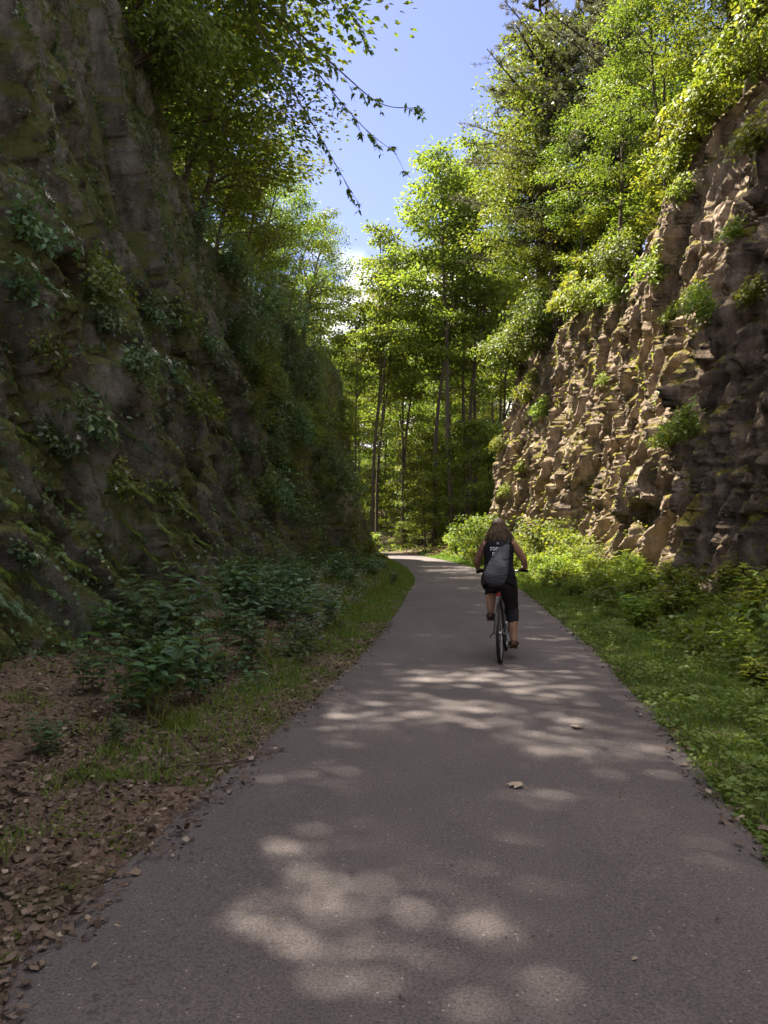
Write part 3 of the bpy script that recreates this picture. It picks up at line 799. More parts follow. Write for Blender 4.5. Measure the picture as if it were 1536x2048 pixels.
# left plateau: tall trees that shade the cutting, the front ones leaning out over it
LEAN = [make_tree('lean_a', 151, 12, .16, 4.4, .17, 17, 5600, .20, .24, oneside=1, low_twigs=3), make_tree('lean_b', 152, 12, .10, 4.0, .15, 16, 5200, .20, .30, oneside=1, low_twigs=3),
        make_tree('lean_c', 153, 12, .22, 4.6, .18, 16, 5200, .20, .20, oneside=1, fork=True, low_twigs=3)]
lean_spots = [(9.0, .6, 11, 0), (11.6, .8, 12, 1), (14.0, .5, 12.5, 2), (17.2, .4, 12, 1), (20.4, .2, 11.5, 0), (21.8, .8, 12.5, 1), (23.2, .4, 9, 1), (24.8, .8, 9.5, 0), (26.4, .2, 9, 1), (28.2, .3, 8, 2), (30.6, .3, 7, 0), (33.0, .6, 7, 1), (35.6, .3, 7, 2), (38.4, .6, 7, 0), (41.2, .3, 7, 1), (44.0, .5, 7.5, 2), (46.5, .4, 7, 0)]
for k, (y, b, h, v) in enumerate(lean_spots):
    p, n = LEFT.at(y, 30); x, yy = p[0] - b, p[1]
    tree('leaning_tree', LEAN[v], x, yy, LEFT.top(x, yy) - .2, h, 12, '%stree leaning out over the shaded cliff edge, counted from the near end' % (ordinal(k) if k else 'first '), 'trees leaning out over the shaded cliff edge', rz=rnd.uniform(-.5, .35), wide=1.55 if 18 < y < 21 else 1.35 if 16.5 < y < 29 else 1.0)
ARCH = [make_tree('arch_a', 161, 22, .48, 6.2, .24, 22, 11000, .22, .36, oneside=1, low_twigs=2), make_tree('arch_b', 162, 22, .52, 5.8, .24, 22, 11000, .22, .42, oneside=1, low_twigs=2)]
left_tall = [(-9.9, 6.5, 10, 0), (-12.2, 20.2, 15, 0), (-10.4, 23.2, 14, 1), (-12.6, 26.5, 15, 2), (-10.0, 3.0, 13, 1), (-9.5, -1.0, 13, 0)]
left_back = [(-9.0, 29.0, 11, 1), (-9.4, 32.0, 11, 2), (-8.6, 35.2, 11, 0), (-10.4, 38.6, 12, 3), (-9.6, 42.0, 12, 0), (-8.0, 45.0, 11, 1), (-12.5, 29.5, 12, 1), (-13, 39, 12, 3), (-8.6, 47.2, 11, 2)]
def left_side_trees():
    for k, (x, y, h, v) in enumerate(sorted(left_tall, key=lambda q: q[0] / max(q[1], 1))):
        tree('shade_tree', TALL[v], x, y, LEFT.top(x, y) - .1, h, 15, '%stall dark tree from the left on top of the shaded mossy cliff' % (ordinal(k) if k else 'leftmost '), 'tall trees on top of the shaded cliff')
    for k, (x, y, h, v) in enumerate(sorted(left_back, key=lambda q: q[0] / q[1])):
        tree('shade_tree', TALL[v], x, y, LEFT.top(x, y) - .1, h, 15, '%slower tree from the left on the far end of the shaded cliff top' % (ordinal(k) if k else 'leftmost '), 'lower trees on the far shaded cliff top')
left_side_trees()
# saplings along the left brink, leaning out
q = [(7.0, .4, 5.0, 1), (8.6, .5, 5.8, 2), (10.2, .4, 6.6, 0), (11.4, .9, 5.6, 1), (13.0, .4, 5.4, 0), (14.9, .3, 5.4, 1), (16.2, .5, 4.0, 1), (18.5, .3, 4.4, 2), (21.0, .5, 5.0, 0), (23.4, .2, 4.6, 1), (26.0, .4, 4.6, 2), (28.6, .3, 4.2, 0), (31.5, .4, 4.0, 1), (34.5, .2, 3.6, 2), (37.5, .3, 3.8, 0), (40.5, .2, 3.8, 1), (43.5, .3, 3.8, 2), (46.0, .4, 3.6, 0)]
for k, (y, b, h, v) in enumerate(q):
    p, n = LEFT.at(y, 30); x = p[0] - b - .5; yy = p[1]
    tree('brink_sapling', YOUNG[v], x, yy, LEFT.top(x, yy) - .15, h, 7, '%ssapling along the brink of the shaded cliff, counted from the near end' % (ordinal(k) if k else 'first '), 'saplings on the brink of the shaded cliff', tilt=(rnd.uniform(-.1, .1), .22))

# one long limb reaching out against the sky
def long_limb():
    rng = np.random.default_rng(61); wood, lv = MB(), MB()
    T = smooth_poly([(-8.6, 22.2, 13.6), (-8.3, 22.1, 15.2), (-7.4, 21.9, 17.2), (-6.8, 21.8, 19.2), (-6.5, 21.7, 21.0)], .4); wood.tube(T, np.linspace(.13, .02, len(T)), 8)
    def spr(P, r0, n, droop):
        B = smooth_poly(P, .12); wood.tube(B, np.linspace(r0, .006, len(B)), 6)
        for q in range(n):
            f = .30 + .70 * (q + rng.random()) / n; k = min(len(B) - 2, int(f * len(B))); d = unit(B[k + 1] - B[k]); sd = np.array([-d[1], d[0], 0]) * rng.choice((-1, 1))
            e = B[k] + (d * rng.uniform(.3, .9) + sd * rng.uniform(.2, .8) + (0, 0, rng.uniform(-.8, .12) * droop)) * rng.uniform(.4, .95)
            m_ = (B[k] + e) / 2 + (0, 0, .05); wood.tube([B[k], m_, e], [.008, .006, .003], 4, cap=False)
            for g in rng.uniform(.25, 1, rng.integers(4, 8)):
                c = B[k] * (1 - g) + e * g + (0, 0, .10 * g * (1 - g)); dd = unit(e - B[k]); s2 = unit(np.cross(dd, (0, 0, 1)) + 1e-6)
                for sg in (-1, 1):
                    add_leaves(lv, [c], [s2 * sg + dd * .5 + (0, 0, -.45) + rng.normal(size=3) * .5], [(0, 0, 1) + rng.normal(size=3) * .4], [rng.uniform(.10, .19)], [rng.uniform(.06, .10)], T_OVATE)
    spr([(-7.2, 21.8, 17.6), (-5, 21.4, 17.2), (-3, 21.0, 15.9), (-1.3, 20.7, 14.2), (-.1, 20.5, 13.1), (1.0, 20.4, 12.9)], .06, 20, .7)
    spr([(-3, 21.0, 15.9), (-1.8, 20.6, 14.0), (-.6, 20.3, 12.4), (.35, 20.1, 11.5)], .03, 13, 1.1)
    spr([(-5, 21.4, 17.2), (-3.2, 21.0, 17.0), (-1.4, 20.8, 16.2), (-.5, 20.7, 15.2)], .03, 16, .9)
    spr([(-4, 21.2, 16.6), (-2.8, 20.9, 14.2), (-1.7, 20.6, 12.2), (-.9, 20.4, 10.7), (-.6, 20.3, 10.2)], .03, 12, .9)
    for c_ in rng.uniform(0, 1, (26, 3)) * (4.5, 1.2, 4.5) + (-7.5, 20.6, 14.6): spray(rng, c_, np.array([.7, 0, -.4]), .42, 26, lv, .15, T_OVATE)
    o = empty('leaning_tree', (0, 0, 0), label='tree whose long drooping limb hangs out into the open sky', category='tree')
    link('trunk', wood.mesh('limb_wood', M['bark'], True), o); link('crown', lv.mesh('limb_leaves', M['leaf']), o)
long_limb()

for k, (x, y, h, lab) in enumerate([(-8.6, 19.2, 20, 'great tree arching high over the path from the shaded cliff'), (-8.8, 22.4, 21, 'second great arching tree farther along the shaded cliff')]):
    tree('arching_tree', ARCH[k % 2], x, y, LEFT.top(x, y) - .2, h, 22, lab, rz=(.0, .1, -.15)[k])

# right plateau
pines = [(10.4, 46.0, 23, 0), (10.6, 50, 22, 1), (12.0, 42.5, 20, 1), (13.8, 47.5, 23, 1), (12.8, 38.5, 18, 0), (15.2, 43, 20, 0)]
for k, (x, y, h, v) in enumerate(sorted(pines, key=lambda q: q[0] / q[1])):
    tree('pine_tree', PINE[v], x, y, RIGHT.top(x, y) - .1, h, 17, '%sdark pine from the left above the sunlit cliff' % (ordinal(k) if k else 'leftmost '), 'pines above the sunlit cliff')
right_tall = [(9.9, 45.2, 20, 1), (10.6, 49.6, 19, 2), (9.9, 44.4, 12, 1), (10.4, 40.6, 11, 3), (9.8, 48.2, 13, 2), (11.0, 36.0, 11, 0), (11.6, 31.5, 11, 1), (11.5, 24.0, 11, 2), (11.8, 20.2, 12, 3), (12.4, 27.5, 11, 0), (15, 24, 13, 2), (13.2, 21.0, 11, 1), (16.5, 29, 14, 3), (17, 20, 14, 0), (13.6, 34.2, 10, 1), (12.2, 47.4, 11, 3), (17.5, 34.5, 15, 2), (16.4, 45, 14, 1), (20, 40, 16, 0), (13.5, 17, 12, 2)]
for k, (x, y, h, v) in enumerate(sorted(right_tall, key=lambda q: q[0] / q[1])):
    tree('broadleaf_tree', TALL[v], x, y, RIGHT.top(x, y) - .1, h, 15, '%sbroadleaf tree from the left behind the sunlit cliff top' % (ordinal(k) if k else 'leftmost '), 'broadleaf trees on the sunlit cliff top')
q = [(17.0, .8, 5.4, 0), (18.6, .5, 5.2, 2), (20.2, .7, 5.6, 1), (22.0, .4, 5.6, 0), (23.6, .9, 6.2, 2), (25.2, .4, 5.4, 1), (26.8, .8, 5.8, 0), (28.6, .4, 5.2, 2), (30.4, .7, 5.2, 1), (32.4, .3, 5.8, 0), (34.4, .6, 6.2, 2), (36.4, .3, 6.6, 1),
     (38.6, .5, 6.8, 0), (40.8, .3, 6.6, 2), (43.0, .4, 7.2, 1), (45.2, .3, 7.4, 0), (47.2, .4, 7.0, 2), (49.0, .3, 6.6, 1), (21.0, 2.4, 8, 2), (24.6, 2.4, 8, 0), (28.0, 2.6, 8, 1)]
for k, (y, b, h, v) in enumerate(sorted(q, key=lambda s: -s[0])):
    p, n = RIGHT.at(y, 30); x = p[0] + b + .4; yy = p[1]
    tree('maple_sapling', YOUNG[v], x, yy, RIGHT.top(x, yy) - .15, h, 7, '%sbright green sapling on the sunlit cliff brink, counted from the path bend' % (ordinal(k) if k else 'first '), 'bright saplings on the sunlit cliff brink', tilt=(rnd.uniform(-.1, .1), -.25), rz=rnd.uniform(2.2, 4.0))

# the woods beyond the bend
feature = [(5.1, 57.5, 31, 0, 'tall slender tree with the thick bare trunk right of the bend', .0), (6.6, 61.0, 33, 1, 'straight dark forked tree just behind the tallest trunk', 0),
           (7.6, 64.0, 32, 3, 'dark straight tree third along from the bare trunk', 0), (3.9, 60.0, 30, 2, 'leaning dark tree rising from the outside of the path bend', 0)]
for x, y, h, v, lab, rz in feature:
    tree('forest_tree', FAR[v], x, y, gz1(x, y) - .1, h, 30, lab, 'trees in the woods beyond the bend', rz=rz)
feature += [(-.9, 60.0, 26.5, 1, 'slender tree whose top closes the foot of the open sky', 0), (6.4, 74, 22, 3, 'tree filling the gap between the bare trunks and the sunlit cliff', 0), (-.6, 63.5, 25, 1, 'slim tree just left of the gap where the path vanishes', 0), (-2.2, 60.5, 22, 3, 'tree at the corner of the shaded cliff by the bend', 0), (1.6, 66, 26, 2, 'tree standing straight ahead where the path turns away', 0), (-4.6, 61.5, 23, 0, 'tree rising directly behind the far end of the shaded cliff', 0)]
for x, y, h, v, lab, rz in feature[4:]:
    tree('forest_tree', FAR[v], x, y, gz1(x, y) - .1, h, 30, lab, 'trees in the woods beyond the bend', rz=rz)
spots = []
for r_ in range(10):
    yb = 63 + r_ * 8.5
    xs = np.arange(-.16 * yb, .24 * yb, 4.0 + r_ * .35)
    for x in xs:
        X, Yp = x + rnd.uniform(-1.3, 1.3), yb + rnd.uniform(-2.2, 2.2)
        if abs(float(path_dist(np.array([X]), np.array([Yp]))[0])) < 3.2: continue
        h = rnd.uniform(21, 27) + (1.5 if X > 4 else -2)
        if X / Yp < -.02: h = min(h, Yp * .41)
        spots.append((X, Yp, h))
spots.sort(key=lambda q: q[0] / q[1])
for k, (x, y, h) in enumerate(spots):
    tree('forest_tree', FAR[rnd.randrange(4)], x, y, gz1(x, y) - .1, h, 30, '%stree from the left among the crowded trunks beyond the bend' % (ordinal(k) if k else 'leftmost '), 'trees in the woods beyond the bend')
spots = []
for r_ in range(10):
    yb = 58 + r_ * 6.5
    for x in np.arange(-.14 * yb, .20 * yb, 2.7 + r_ * .22):
        X, Yp = x + rnd.uniform(-1.2, 1.2), yb + rnd.uniform(-2, 2)
        if abs(float(path_dist(np.array([X]), np.array([Yp]))[0])) < 3.0 or (X < -2.5 and Yp < 56): continue
        spots.append((X, Yp, rnd.uniform(4, 10.5) + max(0, yb - 70) * .13))
spots.sort(key=lambda q: q[0] / q[1])
for k, (x, y, h) in enumerate(spots):
    tree('understory_tree', UNDER[rnd.randrange(3)], x, y, gz1(x, y) - .1, h, 9, '%slow leafy tree from the left in the understory beyond the bend' % (ordinal(k) if k else 'leftmost '), 'low leafy trees beyond the bend')

spots = []
for k in range(60):
    y = rnd.uniform(57, 84); x = rnd.uniform(-.12, .19) * y
    if abs(float(path_dist(np.array([x]), np.array([y]))[0])) < 2.4: continue
    spots.append((x, y, rnd.uniform(1.3, 3.2)))
spots.sort(key=lambda q: q[0] / q[1])
for k, (x, y, h) in enumerate(spots):
    tree('woodland_bush', UNDER[rnd.randrange(3)], x, y, gz1(x, y) - .15, h, 9, '%sknee-high to head-high bush from the left on the woodland floor beyond the bend' % (ordinal(k) if k else 'leftmost '), 'bushes on the woodland floor beyond the bend', cat='bush', wide=1.5)
# ------------------------------------------------------------------ plants on the rock faces
def hit(px, py):
    """where the sight line through a point of the photograph meets rock, with the rock's normal"""
    d = cam.matrix_basis.to_quaternion() @ Vector(((px - 768) / FPX, -(py - 1024) / FPX, -1))
    best = None
    for c in (LEFT, RIGHT):
        h = c.tree.ray_cast(Vector((0, 0, CAM_Z)), d)
        if h[0] is not None and (best is None or h[3] < best[1][3]): best = (c, h)
    return (best[0], best[1][0], best[1][1]) if best else (None, None, None)

SUNNY = [make_shrub('sunny_a', 201, 1.3, .7, 9, 560, .14, 'leaf_sun', T_OVATE), make_shrub('sunny_b', 202, 1.1, .8, 8, 480, .15, 'leaf_sun', T_LOBED), make_shrub('sunny_c', 203, 1.6, .7, 9, 700, .13, 'leaf_sun', T_OVATE)]
HYDR = [make_shrub('hydrangea_a', 211, 1.0, .7, 8, 330, .13, 'leaf_cool', T_OVATE, 2), make_shrub('hydrangea_b', 212, .8, .6, 7, 260, .13, 'leaf_cool', T_OVATE, 1), make_shrub('hydrangea_c', 213, 1.2, .8, 9, 420, .12, 'leaf', T_OVATE, 3)]
CREEP = [make_shrub('creeper_a', 221, 1.2, .9, 10, 700, .10, 'leaf', T_OVATE, 0, flat=.8), make_shrub('creeper_b', 222, 1.5, 1.0, 10, 800, .10, 'leaf_cool', T_OVATE, 0, flat=.8)]
FERN = [make_fern('fern_a', 231, 9, .55), make_fern('fern_b', 232, 7, .45, 'leaf_cool'), make_fern('fern_c', 233, 10, .5)]
BUSH = [make_shrub('bush_a', 241, 2.0, 1.0, 12, 1700, .14, 'leaf_sun', T_OVATE), make_shrub('bush_b', 242, 1.6, .9, 11, 1300, .15, 'leaf_sun', T_LOBED), make_shrub('bush_c', 243, 2.4, 1.0, 12, 1900, .13, 'leaf', T_OVATE)]
SP = ('stem', 'foliage', 'flower_head')

def outward(nrm, lean=.55):
    """turn a plant so that it grows up and out of the face"""
    up = (Vector((0, 0, 1)) * (1 - lean) + Vector((nrm[0], nrm[1], 0)) * lean).normalized()
    return (Matrix.Rotation(0, 3, 'Z') @ up.to_track_quat('Z', 'Y').to_matrix() @ Matrix.Rotation(rnd.uniform(0, 6.28), 3, 'Z')).to_euler()

def on_rock(name, kinds, pts, labeler, group, cat, smin, smax, lean=.55, parts=SP):
    got = []
    for px, py in pts:
        c, p, n = hit(px, py)
        if p is None or p.y > 56: continue
        n = Vector((-c.side, -.1, .1)); got.append((px, py, p + n * -.03, n))
    got.sort(key=lambda g: g[0])
    for k, (px, py, p, n) in enumerate(got):
        s = rnd.uniform(smin, smax) * (.75 + p.y / 70)
        put(name, rnd.choice(kinds), parts, p, outward(n, lean), s, label=labeler(k, px, py), category=cat, group=group)

# sunlit face: clumps rooted on ledges, thick along the brow and the far corner
pts = [(1405, 610), (1440, 500), (1425, 640), (1290, 700), (1385, 400), (1350, 640), (1190, 660), (1240, 600), (1110, 700), (1140, 640), (1215, 770), (1300, 590), (1480, 480), (1500, 420), (1525, 300), (1390, 870),
       (1255, 940), (1345, 890), (1420, 570), (1330, 560), (1520, 600), (1275, 730), (1065, 800), (1040, 850), (1010, 900), (985, 930), (965, 970), (975, 1000), (1000, 960), (1020, 990), (960, 1030), (990, 1035), (1075, 760), (1150, 720), (1095, 830), (1050, 940), (1205, 1080), (1230, 480), (1280, 440), (1320, 390), (1360, 330), (1400, 290)]
pts = [q for i_, q in enumerate(pts) if i_ % 5 not in (1, 3)]
on_rock('rock_shrub', SUNNY, pts, lambda k, x, y: '%syellow-green shrub rooted in the sunlit rock face, counted from the path bend' % (ordinal(k) if k else 'first '), 'shrubs rooted in the sunlit rock face', 'shrub', .3, .95)
pts = [(x + rnd.uniform(-14, 14), y + rnd.uniform(-24, 24)) for x, y in [(1085, 700), (1120, 660), (1150, 615), (1185, 580), (1210, 540), (1240, 510), (1265, 480), (1290, 450), (1320, 410), (1345, 370), (1370, 330), (1400, 290), (1050, 760), (1020, 810), (1000, 850), (975, 900), (1130, 620), (1170, 640), (1215, 610), (1260, 540), (1440, 250), (1470, 200), (1500, 160), (1425, 245), (1450, 215), (1465, 190), (1490, 165), (1512, 140), (1528, 115), (1534, 150), (1405, 285), (1380, 315)]]
on_rock('brow_shrub', BUSH, pts, lambda k, x, y: '%sleafy shrub hanging over the brow of the sunlit cliff, from the path bend' % (ordinal(k) if k else 'first '), 'shrubs over the brow of the sunlit cliff', 'shrub', .7, 1.15, .5)

# shaded face: wild hydrangea, ferns, trailing creeper
pts = [(20, 600), (60, 720), (170, 600), (250, 745), (335, 650), (430, 740), (470, 790), (305, 1000), (525, 985), (560, 940), (410, 700), (375, 830), (290, 640), (160, 860), (560, 840), (500, 700), (600, 870), (620, 800), (30, 480), (480, 900), (215, 985), (90, 900), (40, 1120), (570, 1010), (650, 900), (340, 760), (190, 650), (545, 760)]
on_rock('wild_hydrangea', HYDR, pts, lambda k, x, y: '%swhite-flowered wild shrub on the shaded rock face, counted from the near end' % (ordinal(k) if k else 'first '), 'white-flowered shrubs on the shaded rock face', 'shrub', .5, .85, .6)
pts = [(120, 870), (205, 890), (235, 930), (260, 870), (340, 1000), (150, 1010), (60, 1060), (190, 1060), (40, 860), (330, 880), (265, 1060), (370, 1020), (20, 1210), (80, 1170), (140, 1120), (420, 960), (395, 1080), (180, 780), (300, 900), (460, 1020), (15, 1000), (95, 1090), (55, 1230), (120, 1190), (185, 1150), (240, 1130), (300, 1110), (30, 1290), (100, 1270), (330, 1060), (210, 1200), (420, 1060), (10, 1140), (150, 940), (270, 980)]
on_rock('fern', FERN, pts, lambda k, x, y: '%sgreen fern tuft growing from the shaded mossy rock, counted from the near end' % (ordinal(k) if k else 'first '), 'ferns on the shaded rock face', 'fern', .6, 1.1, .5, ('stem', 'foliage'))
pts = []
for k in range(95):
    t = rnd.random(); py = 330 + 720 * t; xa = 400 + 190 * max(0, 1 - t * 1.6) * 0 + 110 * t; xb = 655 + 60 * t
    pts.append((rnd.uniform(xa, xb), py))
pts += [(rnd.uniform(330, 640), rnd.uniform(170, 480)) for k in range(30)]
on_rock('creeper', CREEP, pts, lambda k, x, y: '%screeper clump draped over the far shaded rock face, from the near end' % (ordinal(k) if k else 'first '), 'creepers draped over the shaded rock face', 'creeper', .45, .95, .75)

pts = [(x + rnd.uniform(-22, 22), y + rnd.uniform(-22, 22)) for x, y in [(265, 120), (290, 170), (315, 220), (335, 270), (355, 310), (372, 350), (390, 400), (410, 440), (432, 480), (455, 520), (480, 550), (510, 580), (540, 610), (570, 630), (600, 650), (330, 190), (360, 260), (400, 350), (440, 430)]]
on_rock('brow_shrub', [BUSH[2]] + CREEP, pts, lambda k, x, y: '%sdark shrub spilling over the brow of the shaded cliff, from the near end' % (ordinal(k) if k else 'first '), 'shrubs over the brow of the shaded cliff', 'shrub', .8, 1.35, .6)

# small leaves and hanging moss that clothe the shaded face: nobody could count them
def face_cover(name, cl, ymin, ymax, n, leaf, mat, thr, seed, kind='leaf', zmin=.2, zmax=99):
    rng = np.random.default_rng(seed)
    ii = np.where((cl.C[:, 1] > ymin - 1) & (cl.C[:, 1] < ymax + 8) & (np.abs(cl.C[:, 0]) < 14))[0]
    i = ii[rng.integers(0, len(ii), n * 6)]; j = rng.integers(0, cl.Z.shape[1], n * 6)
    P = cl.V3[i, j]; Nn = cl.nrm[i, j]
    m = fbm(cl.ts[i] / 1.6 + P[:, 2] * .25, P[:, 2] / 2.4, 0, 4, seed) + .25 * sstep(18, 40, P[:, 1])
    keep = np.where((m > thr + rng.normal(size=len(m)) * .12) & (P[:, 2] > zmin) & (P[:, 2] < zmax) & (P[:, 1] > ymin) & (P[:, 1] < ymax + 4))[0][:n]
    P, Nn = P[keep], Nn[keep]; mb = MB(); k = len(keep)
    A = Nn * .7 + rng.normal(size=(k, 3)) * .55 + (0, 0, -.55)
    L = leaf * rng.uniform(.5, 1.4, k) * (.8 + P[:, 1] / 60)
    if kind == 'leaf': add_leaves(mb, P + Nn * rng.uniform(.0, .10, (k, 1)), A, Nn + (0, 0, .5) + rng.normal(size=(k, 3)) * .3, L, L * .7, T_DIAMOND)
    else: add_leaves(mb, P + Nn * .01, Nn * .35 + (0, 0, -1) + rng.normal(size=(k, 3)) * .25, Nn + rng.normal(size=(k, 3)) * .3, L * 2.2, L * .22, T_DIAMOND)
    link(name, mb.mesh(name, M[mat]), kind='stuff', label='small leaves clothing the rock' if kind == 'leaf' else 'hanging moss strands on the rock')
M['moss_strand'] = leaf_mat('moss_strand', (.05, .05, .018), (.085, .08, .03), .2, (.12, .10, .045), .9, .05)
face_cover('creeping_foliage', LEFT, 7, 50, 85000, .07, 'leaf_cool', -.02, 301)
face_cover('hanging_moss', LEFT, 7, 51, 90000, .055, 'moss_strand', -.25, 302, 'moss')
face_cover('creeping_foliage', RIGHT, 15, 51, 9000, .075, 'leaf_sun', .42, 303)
face_cover('hanging_moss', RIGHT, 13, 51, 14000, .05, 'moss_strand', .25, 304, 'moss')

# bare roots and vines hanging over the brows
def vine(px, py, dz, label, seed, rad=.018):
    c, p, n = hit(px, py)
    if p is None: return
    rng = np.random.default_rng(seed); f = np.linspace(0, 1, 10); mb = MB()
    for q in range(2):
        B = np.stack([p.x - c.side * (.15 + .25 * f) + .05 * rng.normal(size=10).cumsum() * .4, p.y + .15 * q + .06 * rng.normal(size=10).cumsum() * .5, p.z + .8 - (dz + .8) * f], 1)
        mb.tube(B, rad * (1 - .6 * f), 5)
    link('hanging_root', mb.mesh('hanging_root', M['bark'], True), label=label, category='root')
vine(300, 110, 2.6, 'pair of thin bare roots hanging down the shaded rock near the top', 1)
vine(1330, 345, 2.0, 'bare roots hanging from the brow of the sunlit cliff', 2)
vine(1385, 300, 1.6, 'short thin roots dangling under the sunlit brow beside the dark gully', 3)

# ------------------------------------------------------------------ plants along the foot of the walls
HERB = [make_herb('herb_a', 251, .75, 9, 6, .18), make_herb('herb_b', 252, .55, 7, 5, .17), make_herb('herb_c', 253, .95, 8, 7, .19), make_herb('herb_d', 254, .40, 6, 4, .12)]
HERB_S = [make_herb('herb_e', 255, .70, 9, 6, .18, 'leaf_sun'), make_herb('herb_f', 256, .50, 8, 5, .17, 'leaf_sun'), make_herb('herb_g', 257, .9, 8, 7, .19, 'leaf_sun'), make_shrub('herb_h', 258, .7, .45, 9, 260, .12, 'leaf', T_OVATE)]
def herb(kinds, x, y, s, label, group, cat='plant', parts=('stem', 'foliage')):
    put('leafy_plant', rnd.choice(kinds)[:2], parts, (x, y, gz1(x, y)), (rnd.uniform(-.08, .08), rnd.uniform(-.08, .08), rnd.uniform(0, 6.28)), s, label=label, category=cat, group=group)
def edge_x(y, side):
    k = np.argmin(np.abs(PATH_C[:160, 1] - y)); return PATH_C[k, 0] + side * HALF / max(.6, PATH_T[k, 1])
def wall_x(cl, y):
    return cl.at(y, .3)[0][0]
# left bed: hand-set near plants, then the thicket towards the wall
near = [(-2.0, 6.4, 1.0), (-1.7, 6.9, .8), (-1.3, 7.6, .7), (-.95, 9.2, .6), (-2.6, 6.9, .6), (-2.3, 5.3, .38), (-2.65, 5.0, .4), (-1.9, 5.6, .3), (-2.2, 7.4, .9), (-1.7, 8.0, .85), (-2.3, 8.3, 1.0), (-1.55, 8.7, .7), (-3.1, 9.0, 1.0), (-2.5, 9.7, 1.1), (-1.9, 10.2, 1.0), (-1.2, 10.9, .8), (-3.0, 10.8, 1.1), (-2.2, 11.6, 1.15), (-1.5, 12.0, 1.0), (-.8, 12.6, .7)]
lefts = list(near)
for k in range(110):
    y = 7.2 + 28 * rnd.random() ** 1.35; a, b = edge_x(y, -1) - .55 - .25 * rnd.random(), wall_x(LEFT, y) + .2
    t = rnd.random() ** .8
    if (a + (b - a) * t) / y < -.34 or (y < 13 and rnd.random() < .3): continue
    lefts.append((a + (b - a) * t, y, rnd.uniform(.65, 1.15) * (.7 + .5 * t)))
lefts.sort(key=lambda q: q[1])
for k, (x, y, s) in enumerate(lefts):
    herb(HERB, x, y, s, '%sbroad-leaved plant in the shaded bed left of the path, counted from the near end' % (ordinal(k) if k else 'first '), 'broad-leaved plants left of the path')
rights = []
for k in range(265):
    y = 6.0 + 39 * rnd.random() ** 1.3; a, b = edge_x(y, 1) + 1.2 - .65 * sstep(8, 17, y), wall_x(RIGHT, y) - .2
    if b - a < .3: continue
    t = rnd.random() ** .9
    rights.append((a + (b - a) * t, y, rnd.uniform(.6, 1.1) * (.65 + .5 * t)))
rights.sort(key=lambda q: q[1])
for k, (x, y, s) in enumerate(rights):
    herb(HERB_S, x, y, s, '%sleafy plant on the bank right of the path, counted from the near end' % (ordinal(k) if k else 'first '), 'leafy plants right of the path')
bushes = [(5.6, 19.6, 0, .42, 'low bright shrub in the sun just right of the cyclist'), (6.1, 22.2, 1, .55, 'broad-leaved sunlit shrub against the middle of the sunlit cliff'), (5.2, 24.0, 0, .5, 'rounded sunlit shrub on the bank ahead of the cyclist'), (6.6, 25.0, 2, .5, 'taller shrub touching the pitted rock ahead of the cyclist'), (5.6, 27.6, 1, .6, 'sunlit shrub halfway along the right bank'), (5.0, 30.0, 0, .6, 'bright shrub near the grass edge beyond the cyclist'), (6.4, 20.6, 0, .5, 'shrub at the foot of the sunlit cliff where the shade begins'),(6.3, 30.5, 2, 1.0, 'tall bright bush at the foot of the sunlit cliff behind the cyclist'), (5.4, 33.5, 1, 1.0, 'broad-lobed bush between the path and the sunlit cliff'), (6.6, 27.2, 0, .8, 'bright rounded bush beneath the pitted sunlit rock'),
          (4.9, 38.0, 0, 1.1, 'bushy shrub at the far end of the sunlit bank'), (5.0, 43.5, 2, 1.2, 'leafy bush below the far corner of the sunlit cliff'), (4.3, 35.0, 1, .6, 'low bright shrub near the path just past the cyclist'), (4.6, 48.5, 0, .9, 'bush where the sunlit cliff ends at the bend'),
          (-1.5, 38.0, 2, .45, 'dark low bush at the foot of the shaded cliff near the bend'), (-1.0, 43.0, 2, .55, 'leafy bush at the far foot of the shaded cliff'), (-1.8, 32.0, 0, .4, 'small bush against the shaded cliff base'), (-1.2, 48.5, 0, .8, 'bush at the end of the shaded cliff')]
for x, y, v, s, lab in bushes:
    put('bush', BUSH[v], SP, (x, y, gz1(x, y)), (0, 0, rnd.uniform(0, 6.28)), s, label=lab, category='bush')

# ------------------------------------------------------------------ uncountable ground cover
def strip_points(rng, n, side, d0, d1, y0, y1, power=1.6):
    y = y0 + (y1 - y0) * rng.random(n) ** power; k = np.searchsorted(PATH_C[:, 1][:190], y).clip(0, 189)
    d = d0 + (d1 - d0) * rng.random(n)
    x = PATH_C[k, 0] + PATH_N[k, 0] * side * (HALF + d); yy = y + PATH_N[k, 1] * side * (HALF + d)
    return x, yy, d
def grass(name, seed, n, side, d0, d1, y0, y1, h, label, cut=None, power=1.6):
    rng = np.random.default_rng(seed); x, y, d = strip_points(rng, n, side, d0, d1, y0, y1, power)
    if cut is not None:
        keep = cut(x, y, d, rng); x, y, d = x[keep], y[keep], d[keep]
    k = len(x); z = gz(x, y); mb = MB()
    A = rng.normal(size=(k, 3)) * .42 + (0, 0, 1); hh = h * rng.uniform(.45, 1.25, k) * (.75 + .5 * sstep(.0, .7, d)) * (.8 + .5 * np.clip(fbm(x / .6, y / .6, 0, 2, seed), -.5, .8))
    wdt = .0045 + y * .00045
    add_leaves(mb, np.stack([x, y, z - .01], 1), A, rng.normal(size=(k, 3)), hh, wdt * rng.uniform(.8, 1.5, k), (np.array([(0, .5, 0), (0, -.5, 0), (.6, .35, .10), (.6, -.35, .10), (1, 0, .34)]), [np.array([[0, 1, 3, 2]]), np.array([[2, 3, 4]])]))
    link(name, mb.mesh(name, M['grass']), kind='stuff', label=label)
grass('grass', 401, 120000, 1, -.10, 1.75, 2.6, 34, .10, 'mown grass verge right of the path')
